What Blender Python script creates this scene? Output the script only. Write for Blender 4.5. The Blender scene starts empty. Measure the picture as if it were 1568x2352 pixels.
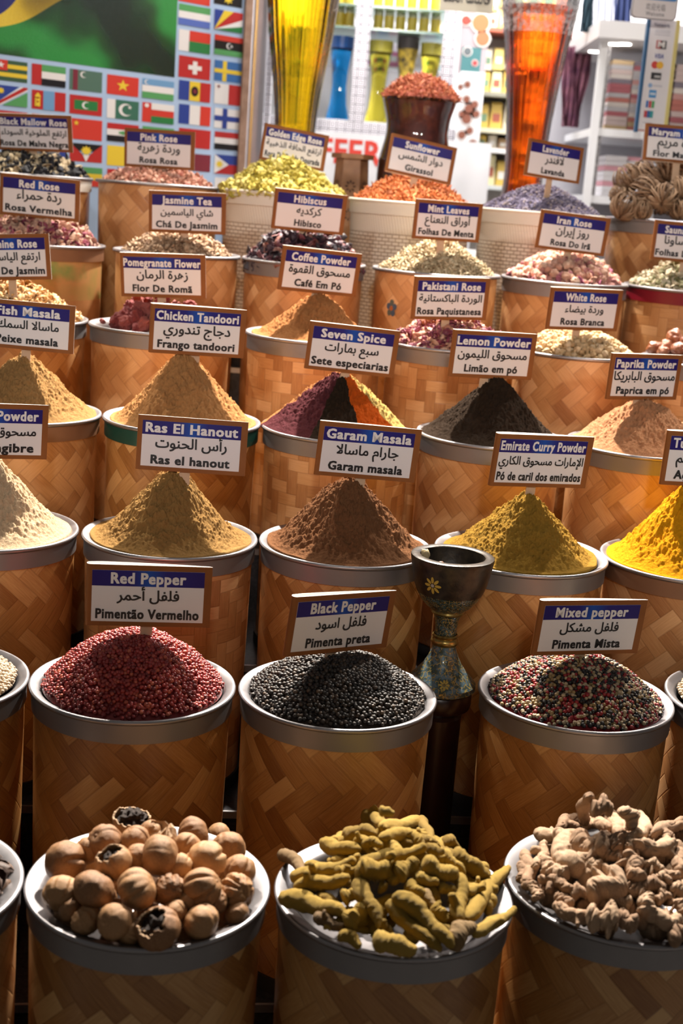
import bpy, math, random
import numpy as np
from mathutils import Matrix, Vector
PI=math.pi
sc=bpy.context.scene; COL=sc.collection
rng=np.random.default_rng(7); random.seed(7)

# ---------------------------------------------------------------- camera, world, light, exposure
CZ=1.35; PITCH=math.radians(13.645); ROLL=math.radians(4.239); FPX=3040.0
cF=Vector((0,math.cos(PITCH),-math.sin(PITCH))); cX0=Vector((1,0,0)); cU0=cX0.cross(cF)
cU=cU0*math.cos(ROLL)-cX0*math.sin(ROLL); cX=cF.cross(cU)
cam=bpy.data.cameras.new('camera'); camo=bpy.data.objects.new('camera',cam); COL.objects.link(camo)
M=Matrix((cX,cU,-cF)).transposed().to_4x4(); M.translation=(0,0,CZ); camo.matrix_world=M
cam.sensor_fit='HORIZONTAL'; cam.sensor_width=24.0; cam.lens=FPX/1568*24; cam.clip_start=.05; cam.clip_end=60
cam.dof.use_dof=True; cam.dof.focus_distance=1.97; cam.dof.aperture_fstop=5.0
sc.camera=camo
sc.view_settings.view_transform='Standard'; sc.view_settings.look='None'; sc.view_settings.gamma=1.0
sc.view_settings.use_curve_mapping=False; sc.view_settings.exposure=0.0
sc.cycles.use_denoising=True; sc.cycles.max_bounces=7; sc.cycles.diffuse_bounces=3; sc.cycles.glossy_bounces=3
sc.cycles.transmission_bounces=7; sc.cycles.transparent_max_bounces=8; sc.cycles.caustics_reflective=False; sc.cycles.caustics_refractive=False
sc.cycles.sample_clamp_indirect=6.0
world=bpy.data.worlds.new('world'); sc.world=world; world.use_nodes=True
world.node_tree.nodes['Background'].inputs[0].default_value=(1,.93,.86,1)
world.node_tree.nodes['Background'].inputs[1].default_value=0.085
def aim(o,t):
    d=Vector(t)-o.location; o.rotation_euler=d.to_track_quat('-Z','Y').to_euler()
def spot(loc,tgt,e,ang,col=(1,.9,.78),size=.03,blend=.7):
    l=bpy.data.lights.new('ceiling_or_fill_spot','SPOT'); l.energy=e; l.spot_size=math.radians(ang); l.spot_blend=blend; l.color=col; l.shadow_soft_size=size
    o=bpy.data.objects.new('ceiling_or_fill_spot',l); COL.objects.link(o); o.location=loc; aim(o,tgt); return o
def area(loc,tgt,e,sx,sy,col=(1,1,1)):
    l=bpy.data.lights.new('ceiling_panel','AREA'); l.shape='RECTANGLE'; l.size=sx; l.size_y=sy; l.energy=e; l.color=col
    o=bpy.data.objects.new('ceiling_panel',l); COL.objects.link(o); o.location=loc; aim(o,tgt); return o
# ceiling spots of the shop front, above and a little behind the display
spot((-.02,3.42,2.85),(0.05,1.95,.75),1000,66,size=.03,blend=1.0)
spot((.05,3.42,2.87),(.05,2.7,1.1),110,100,size=.04,blend=.6)
for x in (-1.15,1.2): spot((x,3.42,2.85),(x*.7,2.1,.8),260,66,size=.03,blend=1.0)
# unseen front fill spots, added to light the cards and barrel fronts
for x in (-1.3,.1,1.5): spot((x,-1.6,2.75),(x*.55,3.15,1.3),170,36,col=(1,.93,.87),size=.12,blend=.9)
spot((1.15,3.0,2.6),(-.7,3.55,1.6),24,50,size=.06)  # added spot, placed only for its glint on the flag poster
# shop interior
area((.9,4.45,2.75),(.8,4.6,1.3),90,2.2,.7,(1,.97,.95))
area((.75,5.2,2.65),(.75,5.9,1.6),75,2.0,.4,(1,.98,1))

# ---------------------------------------------------------------- helpers
def link(o,parent=None):
    COL.objects.link(o)
    if parent is not None: o.parent=parent
    return o
def tag(o,label=None,cat=None,group=None,kind=None):
    if label:o['label']=label
    if cat:o['category']=cat
    if group:o['group']=group
    if kind:o['kind']=kind
    return o
def empty(name,loc,label,cat,group=None,rot=None):
    o=bpy.data.objects.new(name,None); o.empty_display_size=.02; COL.objects.link(o); o.location=loc
    if rot is not None:o.rotation_euler=rot
    return tag(o,label,cat,group)
def at(px,py,Y):
    d=cX*((px-784)/FPX)-cU*((py-1176)/FPX)+cF
    return d*(Y/d.y)+Vector((0,0,CZ))
class MB:
    def __init__(s): s.v=[];s.f=[];s.m=[];s.n=0
    def add(s,v,f,m=0):
        s.v.append(np.asarray(v,float).reshape(-1,3)); s.f+= [tuple(i+s.n for i in q) for q in f]; s.m+=[m]*len(f); s.n+=len(s.v[-1]); return s
    def box(s,c,d,m=0,R=None):
        a=np.array([[x,y,z] for z in(-.5,.5) for y in(-.5,.5) for x in(-.5,.5)])*np.array(d)
        if R is not None:a=a@np.array(R).T
        return s.add(a+np.array(c),[(0,2,3,1),(4,5,7,6),(0,1,5,4),(2,6,7,3),(0,4,6,2),(1,3,7,5)],m)
    def lathe(s,prof,n=64,m=0,c=(0,0,0),rib=0,ribn=12,mrows=None,close=False):
        prof=np.array(prof,float);k=len(prof);th=np.linspace(0,2*PI,n,endpoint=False)
        rr=prof[:,0:1]*(1+rib*np.cos(th*ribn)[None])
        v=np.stack([rr*np.cos(th),rr*np.sin(th),np.repeat(prof[:,1:2],n,1)],-1).reshape(-1,3)+np.array(c)
        base=s.n
        for i in range(k-1):
            mm=m if mrows is None else mrows[i]
            for j in range(n):
                a=i*n+j;b=i*n+(j+1)%n; s.f.append((a+base,b+base,b+n+base,a+n+base)); s.m.append(mm)
        s.v.append(v);s.n+=len(v)
        return s
    def tube(s,pts,rad,n=8,m=0,cap=True):
        pts=np.array(pts,float);k=len(pts);rad=np.broadcast_to(np.array(rad,float),(k,))
        t=np.gradient(pts,axis=0);t/=np.linalg.norm(t,axis=1,keepdims=True)+1e-12
        u=np.cross(t[0],[0.3,.2,1]);u/=np.linalg.norm(u)+1e-12;vs=[]
        th=np.linspace(0,2*PI,n,endpoint=False)
        for i in range(k):
            u=u-t[i]*(u@t[i]);u/=np.linalg.norm(u)+1e-12;w=np.cross(t[i],u)
            vs.append(pts[i]+rad[i]*(np.cos(th)[:,None]*u+np.sin(th)[:,None]*w))
        f=[(i*n+j,i*n+(j+1)%n,(i+1)*n+(j+1)%n,(i+1)*n+j) for i in range(k-1) for j in range(n)]
        if cap:f+=[tuple(range(n))[::-1],tuple((k-1)*n+j for j in range(n))]
        return s.add(np.concatenate(vs),f,m)
    def mesh(s,name,mats,smooth=True,auto=None):
        me=bpy.data.meshes.new(name); v=np.concatenate(s.v) if s.v else np.zeros((0,3))
        me.from_pydata(v.tolist(),[],s.f)
        for q in (mats if isinstance(mats,(list,tuple)) else [mats]): me.materials.append(q)
        if any(s.m): me.polygons.foreach_set('material_index',s.m)
        if smooth:
            me.polygons.foreach_set('use_smooth',[True]*len(me.polygons))
            if auto: me.set_sharp_from_angle(angle=math.radians(auto))
        me.update(); return me
    def build(s,name,mats,parent=None,smooth=True,auto=40):
        return link(bpy.data.objects.new(name,s.mesh(name,mats,smooth,auto)),parent)
def fast_mesh(name,V,F,mats,smooth=True,mi=None):   # F all same arity
    me=bpy.data.meshes.new(name);V=np.asarray(V,np.float32);F=np.asarray(F,np.int32);k=F.shape[1]
    me.vertices.add(len(V));me.vertices.foreach_set('co',V.ravel())
    me.loops.add(F.size);me.loops.foreach_set('vertex_index',F.ravel())
    me.polygons.add(len(F));me.polygons.foreach_set('loop_start',np.arange(0,F.size,k,dtype=np.int32))
    try: me.polygons.foreach_set('loop_total',np.full(len(F),k,np.int32))
    except Exception: pass
    for q in (mats if isinstance(mats,(list,tuple)) else [mats]): me.materials.append(q)
    if mi is not None: me.polygons.foreach_set('material_index',np.asarray(mi,np.int32))
    if smooth: me.polygons.foreach_set('use_smooth',np.ones(len(F),bool))
    me.update(calc_edges=True);me.validate();return me
def hsh(a):
    a=np.sin(a)*43758.5453;return a-np.floor(a)
def vnoise(p):
    p=np.asarray(p,float);i=np.floor(p);f=p-i;f=f*f*(3-2*f);o=0
    for dx in(0,1):
        for dy in(0,1):
            for dz in(0,1):
                w=(f[...,0] if dx else 1-f[...,0])*(f[...,1] if dy else 1-f[...,1])*(f[...,2] if dz else 1-f[...,2])
                o=o+w*hsh((i[...,0]+dx)*12.9898+(i[...,1]+dy)*78.233+(i[...,2]+dz)*37.719)
    return o*2-1
def fbm(p,o=4):
    p=np.asarray(p,float);s=0;a=1
    for k in range(o): s=s+a*vnoise(p*(2**k)+17.3*k);a*=.5
    return s

# ---------------------------------------------------------------- materials
class NT:
    def __init__(s,name):
        s.mat=bpy.data.materials.new(name);s.mat.use_nodes=True;s.t=s.mat.node_tree;s.b=s.t.nodes['Principled BSDF'];s.out=s.t.nodes['Material Output']
    def n(s,ty,ins={},**kw):
        d=s.t.nodes.new(ty)
        for k,v in kw.items(): setattr(d,k,v)
        for k,v in ins.items(): s.set(d.inputs[k],v)
        return d
    def set(s,sock,v):
        if hasattr(v,'bl_idname') and hasattr(v,'outputs'): v=v.outputs[0]
        if isinstance(v,bpy.types.NodeSocket): s.t.links.new(v,sock)
        else: sock.default_value=v
    def m(s,op,a,b=None,c=None):
        d=s.t.nodes.new('ShaderNodeMath');d.operation=op
        for i,v in enumerate((a,b,c)):
            if v is not None:s.set(d.inputs[i],v)
        return d.outputs[0]
    def ramp(s,fac,stops,interp='LINEAR'):
        d=s.t.nodes.new('ShaderNodeValToRGB');d.color_ramp.interpolation=interp;e=d.color_ramp.elements
        while len(e)<len(stops):e.new(.5)
        for q,(p,c) in zip(e,stops): q.position=p;q.color=(*c,1) if len(c)==3 else c
        s.set(d.inputs[0],fac);return d.outputs[0]
    def noise(s,scale,detail=3,vec=None,rough=.5):
        d=s.n('ShaderNodeTexNoise',{'Scale':scale,'Detail':detail,'Roughness':rough})
        if vec is None:vec=s.n('ShaderNodeTexCoord').outputs['Object']
        s.set(d.inputs['Vector'],vec);return d.outputs['Fac']
    def mix(s,f,a,b,mode='MIX'):
        d=s.t.nodes.new('ShaderNodeMix');d.data_type='RGBA';d.blend_type=mode
        s.set(d.inputs[0],f)
        for i,v in((6,a),(7,b)):
            if isinstance(v,tuple) and len(v)==3:v=(*v,1)
            s.set(d.inputs[i],v)
        return d.outputs[2]
    def bump(s,h,st=.3,dist=.01):
        d=s.n('ShaderNodeBump',{'Strength':st,'Distance':dist,'Height':h});s.t.links.new(d.outputs[0],s.b.inputs['Normal']);return d
    def P(s,**kw):
        for k,v in kw.items(): s.set(s.b.inputs[k.replace('_',' ')],v if not(isinstance(v,tuple) and len(v)==3) else (*v,1))
        return s
_pc={}
def paint(c,rough=.6,metal=0,name=None,**kw):
    key=(tuple(c),rough,metal,tuple(kw.items()))
    if key not in _pc:
        t=NT(name or 'paint');t.P(Base_Color=tuple(c),Roughness=rough,Metallic=metal,**kw);_pc[key]=t.mat
    return _pc[key]
def rough_mat(name,c1,c2,scale=40,rough=.6,bump=.2,bd=.003,metal=0,detail=4,**kw):
    t=NT(name);f=t.noise(scale,detail);t.P(Base_Color=t.ramp(f,[(.3,c1),(.7,c2)]),Roughness=rough,Metallic=metal,**kw)
    if bump:t.bump(t.noise(scale*2.2,3),bump,bd)
    return t.mat
def island_mat(name,stops,rough=.6,var=.25,scale=300,bump=0,interp='LINEAR',**kw):
    t=NT(name);g=t.n('ShaderNodeNewGeometry').outputs['Random Per Island']
    c=t.ramp(g,stops,interp);f=t.noise(scale,2)
    c=t.mix(1.0,c,t.ramp(f,[(.25,(1-var,)*3),(.75,(1+var*.4,)*3)]),'MULTIPLY')
    t.P(Base_Color=c,Roughness=rough,**kw)
    if bump:t.bump(f,bump,.001)
    return t.mat
def bamboo(name,ang,cols,w=.021,n=3,rough=.36):
    t=NT(name);uv=t.n('ShaderNodeTexCoord').outputs['UV']
    mp=t.n('ShaderNodeMapping',{'Vector':uv,'Rotation':(0,0,ang),'Scale':(1/w,1/w,1)})
    sp=t.n('ShaderNodeSeparateXYZ',{0:mp});x,y=sp.outputs[0],sp.outputs[1]
    i=t.m('FLOOR',x);j=t.m('FLOOR',y);fx=t.m('SUBTRACT',x,i);fy=t.m('SUBTRACT',y,j)
    a=t.m('FLOORED_MODULO',t.m('SUBTRACT',i,j),2*n);hor=t.m('LESS_THAN',a,n-.5)
    b=t.m('SUBTRACT',2*n-1,a)
    def sel(p,q): return t.m('ADD',t.m('MULTIPLY',hor,p),t.m('MULTIPLY',t.m('SUBTRACT',1,hor),q))
    along=sel(t.m('ADD',a,fx),t.m('ADD',b,fy));across=sel(fy,fx)
    id1=sel(t.m('SUBTRACT',i,a),t.m('ADD',i,100));id2=sel(j,t.m('SUBTRACT',j,b))
    wn=t.n('ShaderNodeTexWhiteNoise',{'Vector':t.n('ShaderNodeCombineXYZ',{0:id1,1:id2}).outputs[0]},noise_dimensions='2D')
    val=wn.outputs['Value']
    gv=t.n('ShaderNodeCombineXYZ',{0:t.m('MULTIPLY',along,.5),1:t.m('MULTIPLY',across,9),2:t.m('MULTIPLY',val,60)}).outputs[0]
    gr=t.noise(1.6,4,gv,.6)
    f=t.m('ADD',t.m('MULTIPLY',val,.55),t.m('MULTIPLY',gr,.62))
    f=t.m('ADD',f,t.m('MULTIPLY',t.m('SUBTRACT',hor,.5),.16))
    c=t.ramp(f,[(.2,cols[0]),(.55,cols[1]),(.95,cols[2])])
    e=t.m('MINIMUM',t.m('MINIMUM',across,t.m('SUBTRACT',1,across)),t.m('MINIMUM',along,t.m('SUBTRACT',n,along)))
    ed=t.m('SMOOTH_MIN',t.m('MULTIPLY',e,14),1,.2)
    c=t.mix(t.m('MULTIPLY',t.m('SUBTRACT',1,ed),.3),c,cols[3])
    arch=t.m('SINE',t.m('MULTIPLY',along,PI/n))
    t.P(Base_Color=c,Roughness=rough,Coat_Weight=.15,Coat_Roughness=.25)
    t.bump(t.m('ADD',t.m('ADD',t.m('MULTIPLY',ed,.5),t.m('MULTIPLY',arch,.6)),t.m('MULTIPLY',gr,.25)),.35,.0015)
    return t.mat
WARM=((.37,.16,.056),(.56,.29,.115),(.73,.44,.215),(.22,.085,.024))
GOLD_DIM=((.27,.105,.024),(.45,.21,.060),(.68,.40,.16),(.15,.05,.010))  # golden varnish, also darkened to stand for weaker light on lower rows
BAMB=[bamboo('bamboo_weave_diagonal',PI/4,WARM,w=.0245,n=2),bamboo('bamboo_weave_upright',0,WARM,w=.021,n=2),bamboo('bamboo_weave_golden_dim',PI/4,GOLD_DIM,w=.023,n=3)]
def steel_mat(name,base,rough,metal=.9):
    t=NT(name);f=t.noise(60,4);t.P(Base_Color=base,Metallic=metal,Roughness=t.m('ADD',t.m('MULTIPLY',f,.14),rough-.07))
    return t.mat
STEEL=steel_mat('brushed_steel',(.34,.33,.345),.42)
BOWL_SHADED=steel_mat('shaded_dish_steel',(.17,.16,.165),.45,.8)  # darker copy of the steel: shade inside the dish put into its colour
BAND=steel_mat('steel_band',(.24,.235,.245),.45,.6)
GREEN=paint((.006,.06,.045),.35,name='green_tape');REDT=paint((.22,.008,.02),.35,name='dark_red_tape')
BROWNT=paint((.22,.11,.06),.4,name='brown_tape');CREAMT=paint((.72,.68,.6),.5,name='cream_tape')
DARKB=paint((.03,.028,.028),.4,name='dark_base')
def wicker_mat():
    t=NT('cream_plastic_wicker');uv=t.n('ShaderNodeTexCoord').outputs['UV']
    sp=t.n('ShaderNodeSeparateXYZ',{0:uv});u,v=sp.outputs[0],sp.outputs[1]
    top=t.m('GREATER_THAN',v,-.075)
    # upper band: fine diagonal wave; below: brick-like weave
    d=t.m('SINE',t.m('ADD',t.m('MULTIPLY',u,600),t.m('MULTIPLY',v,700)));d2=t.m('SINE',t.m('SUBTRACT',t.m('MULTIPLY',u,300),t.m('MULTIPLY',v,900)))
    a=t.m('MULTIPLY',d,d2)
    br=t.n('ShaderNodeTexBrick',{'Vector':uv,'Scale':1.0,'Mortar Size':.0016,'Brick Width':.017,'Row Height':.0085,'Mortar Smooth':.6})
    b=t.m('SUBTRACT',1,br.outputs['Fac'])
    h=t.m('ADD',t.m('MULTIPLY',top,t.m('ADD',t.m('MULTIPLY',a,.3),.6)),t.m('MULTIPLY',t.m('SUBTRACT',1,top),b))
    t.P(Base_Color=t.ramp(h,[(0,(.42,.33,.24)),(.7,(.80,.74,.64))]),Roughness=.5)
    t.bump(h,.7,.002);return t.mat
WICKER=wicker_mat()
def painted_mat():   # bamboo painted with a green and yellow landscape band
    t=NT('painted_basket');f=t.noise(9,5);sp=t.n('ShaderNodeSeparateXYZ',{0:t.n('ShaderNodeTexCoord').outputs['UV']});v=sp.outputs[1]
    c=t.ramp(f,[(.3,(.14,.16,.05)),(.45,(.42,.30,.10)),(.56,(.55,.30,.12)),(.68,(.20,.26,.07))])
    band=t.m('MULTIPLY',t.m('LESS_THAN',v,-.03),t.m('GREATER_THAN',v,-.115))
    base=t.ramp(t.noise(30,3),[(.3,(.40,.18,.06)),(.7,(.58,.30,.13))])
    t.P(Base_Color=t.mix(band,base,c),Roughness=.4);return t.mat
PAINTED=painted_mat()
INK=paint((.012,.012,.015),.5,name='black_ink');WHITEINK=paint((.82,.80,.80),.45,name='white_ink')
BROWN=rough_mat('brown_card',(.235,.085,.024),(.28,.105,.032),25,.6,0,Specular_IOR_Level=.2)
PAPER=paint((.80,.78,.80),.4,name='white_paper');CARDIN=paint((.85,.80,.74),.6,name='card_inside')
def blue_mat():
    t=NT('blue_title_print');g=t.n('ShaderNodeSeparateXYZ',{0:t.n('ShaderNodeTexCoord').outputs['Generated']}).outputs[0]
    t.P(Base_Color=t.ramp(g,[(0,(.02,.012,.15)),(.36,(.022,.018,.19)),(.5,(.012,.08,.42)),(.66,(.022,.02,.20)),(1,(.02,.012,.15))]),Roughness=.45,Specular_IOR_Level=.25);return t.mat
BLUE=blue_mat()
STICK=rough_mat('stick_wood',(.48,.32,.20),(.60,.42,.28),60,.6,.1)

# ---------------------------------------------------------------- lettering (glyph meshes from the built-in face)
AR={'ء':(0xFE80,1),'آ':(0xFE81,2),'أ':(0xFE83,2),'ؤ':(0xFE85,2),'إ':(0xFE87,2),'ئ':(0xFE89,4),'ا':(0xFE8D,2),'ب':(0xFE8F,4),'ة':(0xFE93,2),'ت':(0xFE95,4),'ث':(0xFE99,4),'ج':(0xFE9D,4),'ح':(0xFEA1,4),'خ':(0xFEA5,4),'د':(0xFEA9,2),'ذ':(0xFEAB,2),'ر':(0xFEAD,2),'ز':(0xFEAF,2),'س':(0xFEB1,4),'ش':(0xFEB5,4),'ص':(0xFEB9,4),'ض':(0xFEBD,4),'ط':(0xFEC1,4),'ظ':(0xFEC5,4),'ع':(0xFEC9,4),'غ':(0xFECD,4),'ف':(0xFED1,4),'ق':(0xFED5,4),'ك':(0xFED9,4),'ل':(0xFEDD,4),'م':(0xFEE1,4),'ن':(0xFEE5,4),'ه':(0xFEE9,4),'و':(0xFEED,2),'ى':(0xFEEF,2),'ي':(0xFEF1,4)}
LIG={'\u0001':0xFEF9,'\u0002':0xFEFB}
def shape(s):
    s=s.replace('لإ','\u0001').replace('لا','\u0002')
    n=lambda c:2 if c in LIG else AR[c][1] if c in AR else 0
    o=[]
    for i,c in enumerate(s):
        pv=i>0 and n(s[i-1])==4 and n(c)>1
        nx=i+1<len(s) and n(c)==4 and n(s[i+1])>1
        o.append(chr(LIG[c]+(1 if pv else 0)) if c in LIG else chr(AR[c][0]+(3 if pv and nx else 2 if nx else 1 if pv else 0)) if c in AR else c)
    return ''.join(reversed(o))
_tc=bpy.data.curves.new('glyph_source','FONT');_to=bpy.data.objects.new('glyph_source',_tc);COL.objects.link(_to)
_tc.size=1;_tc.resolution_u=2;_gl={}
def _raw(s,off):
    _tc.body=s;_tc.offset=off;dg=bpy.context.evaluated_depsgraph_get();dg.update();e=_to.evaluated_get(dg);m=e.to_mesh()
    v=np.array([q.co[:] for q in m.vertices]).reshape(-1,3);f=[tuple(p.vertices) for p in m.polygons];e.to_mesh_clear();return v,f
_bar=None
def glyph(ch,off):
    global _bar
    if (ch,off) not in _gl:
        if _bar is None:_bar=_raw('|',0)[0][:,0].max()
        adv=_raw(ch+'|',0)[0][:,0].max()-_bar
        v,f=_raw(ch,.006 if off else 0) if ch.strip() else (np.zeros((0,3)),[])
        if off>.01 and len(v):   # heavier weight: overlapping copies of the glyph
            q=off-.004;sh=[(0,0),(q,q*.6),(-q,q*.6),(q,-q*.6),(-q,-q*.6)];n=len(v)
            v=np.concatenate([v+np.array([a,b,k]) for k,(a,b) in enumerate(sh)]);f=[tuple(i+k*n for i in t) for k in range(5) for t in f]
        _gl[(ch,off)]=(v,f,adv)
    return _gl[(ch,off)]
def text_geo(s,off=.03,track=0):
    x=0;V=[];F=[];n=0
    for ch in s:
        v,f,a=glyph(ch,off)
        if len(v):
            V.append(v+np.array([x,0,0]));F+=[tuple(i+n for i in q) for q in f];n+=len(v)
        x+=a+track
    V=np.concatenate(V);V[:,0]-=(V[:,0].min()+V[:,0].max())/2
    return V,F
CAP=_raw('H',0)[0][:,1].max()
def lettering(name,s,width,cap,cx,cz,mat,parent,off=.03,track=0,y=-.0007,arab=False,maxs=1.25,slant=0):
    V,F=text_geo(shape(s) if arab else s,off,track);w=V[:,0].max()-V[:,0].min()
    sx=width/w;sy=cap/CAP
    if arab: sy=min(max(sx,sy*.75),sy*1.2)
    V=np.stack([V[:,0]*sx+cx+V[:,1]*sy*slant,y-V[:,2]*5e-5,V[:,1]*sy+cz],1)
    return MB().add(V,F).build(name,mat,parent,smooth=False)

# ---------------------------------------------------------------- measured layout (metres): barrel x, y, rim height, rim radius, heap height
BAR={'darkl':(-0.467,1.335,0.5657,0.14,0),'lime':(-0.189,1.371,0.5657,0.1395,0.095),'turm':(0.0929,1.3897,0.5657,0.1386,0.1058),'ging':(0.3705,1.4543,0.5657,0.1424,0.1048),'wpl':(-0.551,1.69,0.6691,0.141,0),'red':(-0.2699,1.7215,0.6691,0.1417,0.0735),'black':(0.0135,1.7453,0.6691,0.1394,0.0555),'mixed':(0.3563,1.8019,0.6691,0.1406,0.0567),'wpr':(0.639,1.8364,0.6691,0.1431,0),'gingp':(-0.5564,2.0188,0.7947,0.1424,0.1146),'ras':(-0.2712,2.0518,0.7947,0.1403,0.0965),'garam':(0.0105,2.0791,0.7947,0.1409,0.0933),'emir':(0.2993,2.1089,0.7947,0.1429,0.0925),'turp':(0.5766,2.138,0.7947,0.14,0.1319),'fish':(-0.573,2.2989,0.9348,0.1373,0.0941),'chick':(-0.2958,2.3315,0.9348,0.1406,0.1138),'seven':(-0.0179,2.352,0.9348,0.1375,0.0945),'lemon':(0.2635,2.4045,0.9348,0.1373,0.0972),'papr':(0.545,2.4222,0.9348,0.138,0.0802),'jasrose':(-0.6767,2.6376,1.0615,0.1448,0.0654),'pome':(-0.386,2.6535,1.0615,0.1443,0.0582),'coff':(-0.0777,2.6476,1.0671,0.1399,0.0773),'pak':(0.19,2.67,1.0671,0.13,0.052),'white':(0.453,2.71,1.0671,0.13,0.0466),'dates':(0.722,2.71,1.0671,0.135,0.055),'redrose':(-0.7,2.9442,1.1934,0.1403,0.0553),'jas':(-0.4002,2.9394,1.1934,0.139,0.0446),'hib':(-0.123,2.962,1.1934,0.137,0.0669),'mint':(0.1692,2.9604,1.1934,0.1415,0.0638),'iran':(0.455,2.982,1.1934,0.1403,0.0628),'sauna':(0.738,3.02,1.1934,0.1426,0.0654),'mallow':(-0.8,3.23,1.3345,0.1518,0.0533),'pink':(-0.4947,3.2543,1.3345,0.149,0.0427),'gold':(-0.1976,3.2668,1.3345,0.149,0.0844),'sunf':(0.1132,3.2708,1.3345,0.1524,0.0643),'lav':(0.4244,3.276,1.3345,0.1561,0.0644),'mary':(0.742,3.31,1.3345,0.1519,0.1504)}
ROWS=[['darkl','lime','turm','ging'],['wpl','red','black','mixed','wpr'],['gingp','ras','garam','emir','turp'],['fish','chick','seven','lemon','papr'],['jasrose','pome','coff','pak','white','dates'],['redrose','jas','hib','mint','iran','sauna'],['mallow','pink','gold','sunf','lav','mary']]
BH=.41; ROWOF={n:i for i,r in enumerate(ROWS) for n in r}
ROWZ=[min(BAR[n][2] for n in r)-BH for r in ROWS]

# ---------------------------------------------------------------- setting: floor, steps
STONE=rough_mat('dark_stone',(.018,.018,.022),(.06,.058,.065),180,.28,.05)
FLOOR=rough_mat('floor_tile',(.10,.09,.085),(.16,.15,.14),6,.25,.03)
tag(MB().box((0.3,3.2,-.02),(7,8.4,.04)).build('floor',FLOOR,smooth=False),kind='structure')
TRIM=steel_mat('step_edge_steel',(.6,.6,.62),.3)
for i,r in enumerate(ROWS):
    xs=np.array([BAR[n][0] for n in r]);ys=np.array([BAR[n][1] for n in r]);k=np.polyfit(xs,ys,1)
    fr=lambda x:k[1]+k[0]*x-.139
    x0,x1=-1.25,1.35; yb=3.47; z=ROWZ[i]; zb=0
    v=[(x0,fr(x0),zb),(x1,fr(x1),zb),(x1,yb,zb),(x0,yb,zb),(x0,fr(x0),z-.0005*(7-i)),(x1,fr(x1),z),(x1,yb,z),(x0,yb,z)]
    v=[(a,b,z if q>3 else zb) for q,(a,b,c_) in enumerate(v)]
    # each step only fills to the next riser plus a hidden overlap
    if i<6:
        r2=ROWS[i+1];k2=np.polyfit([BAR[n][0] for n in r2],[BAR[n][1] for n in r2],1)
        g=lambda x:k2[1]+k2[0]*x-.139
        v[2]=(x1,g(x1),zb);v[3]=(x0,g(x0),zb);v[6]=(x1,g(x1),z);v[7]=(x0,g(x0),z)
    o=MB().add(v,[(3,2,1,0),(4,5,6,7),(0,1,5,4),(1,2,6,5),(2,3,7,6),(3,0,4,7)]).build('display_step',STONE,smooth=False);tag(o,kind='structure')
    L=math.hypot(x1-x0,fr(x1)-fr(x0));a=math.atan(k[0])
    R=Matrix.Rotation(a,3,'Z')
    o=MB().box(((x0+x1)/2+.004*math.sin(a),(fr(x0)+fr(x1))/2-.003*math.cos(a),z-.006),(L,.005,.012),R=R).build('trim_%d'%(i+1),TRIM,smooth=False);tag(o,kind='structure')

# ---------------------------------------------------------------- barrels
def barrel(key,label,body=0,band='steel',wick=False,flange=.019,seed=0):
    x,y,z,R,_=BAR[key]; zb=ROWZ[ROWOF[key]]; H=z-zb
    e=empty('spice_barrel',(x,y,zb),label,'barrel','woven spice barrels on the display steps')
    rb=R*.952; n=96; zs=np.linspace(0.008,H-.004,14); off=random.uniform(0,6)
    taper=1-.035*(1-zs/H)
    if wick: taper=1-.09*(1-zs/H)
    th=np.linspace(0,2*PI,n+1); V=[];UV=[]
    bul=.0012
    for a,t_ in zip(zs,taper):
        rr=rb*t_+bul*np.sin(th*3+off)*0.6
        V.append(np.stack([rr*np.sin(th),rr*np.cos(th),np.full(n+1,a)],1)); UV.append(np.stack([th*rb+off,np.full(n+1,a-H)],1))
    V=np.concatenate(V);UV=np.concatenate(UV)
    F=[(i*(n+1)+j+1,i*(n+1)+j,(i+1)*(n+1)+j,(i+1)*(n+1)+j+1) for i in range(len(zs)-1) for j in range(n)]
    me=bpy.data.meshes.new('basket_body');me.from_pydata(V.tolist(),[],F)
    ul=me.uv_layers.new(name='UVMap');idx=np.zeros(len(me.loops),np.int32);me.loops.foreach_get('vertex_index',idx);ul.data.foreach_set('uv',UV[idx].astype(np.float32).ravel())
    me.polygons.foreach_set('use_smooth',[True]*len(F))
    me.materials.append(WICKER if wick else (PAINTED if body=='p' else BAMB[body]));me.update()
    link(bpy.data.objects.new('basket_body',me),e)
    # steel dish: rolled lip, sloping flange, shallow bowl
    f=flange;lip=[(R-.004,H-.0075),(R-.0005,H-.006),(R,H-.003),(R-.001,H-.0006),(R-.003,H),(R-.005,H-.0006),(R-f*.8,H-.0045),(R-f,H-.0075),(R-f-.003,H-.013),(R-f-.012,H-.04),(R-f-.03,H-.055),(.001,H-.058)]
    MB().lathe(lip,128,mrows=[0]*8+[1]*3).build('steel_dish',[CREAMT if wick else STEEL,BOWL_SHADED],e,auto=70)
    if band:
        bm={'steel':BAND,'green':GREEN,'red':REDT,'brown':BROWNT,'cream':CREAMT}[band];hb=.026
        MB().lathe([(R*.957,H-.007-hb),(R*.972,H-.007-hb),(R*.974,H-.006)],128).build('band',bm,e,auto=70)
    MB().lathe([(rb*.99,0),(rb*.99,.022),(rb*.95,.023)],96).build('base_ring',DARKB,e,auto=50)
    return e
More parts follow.
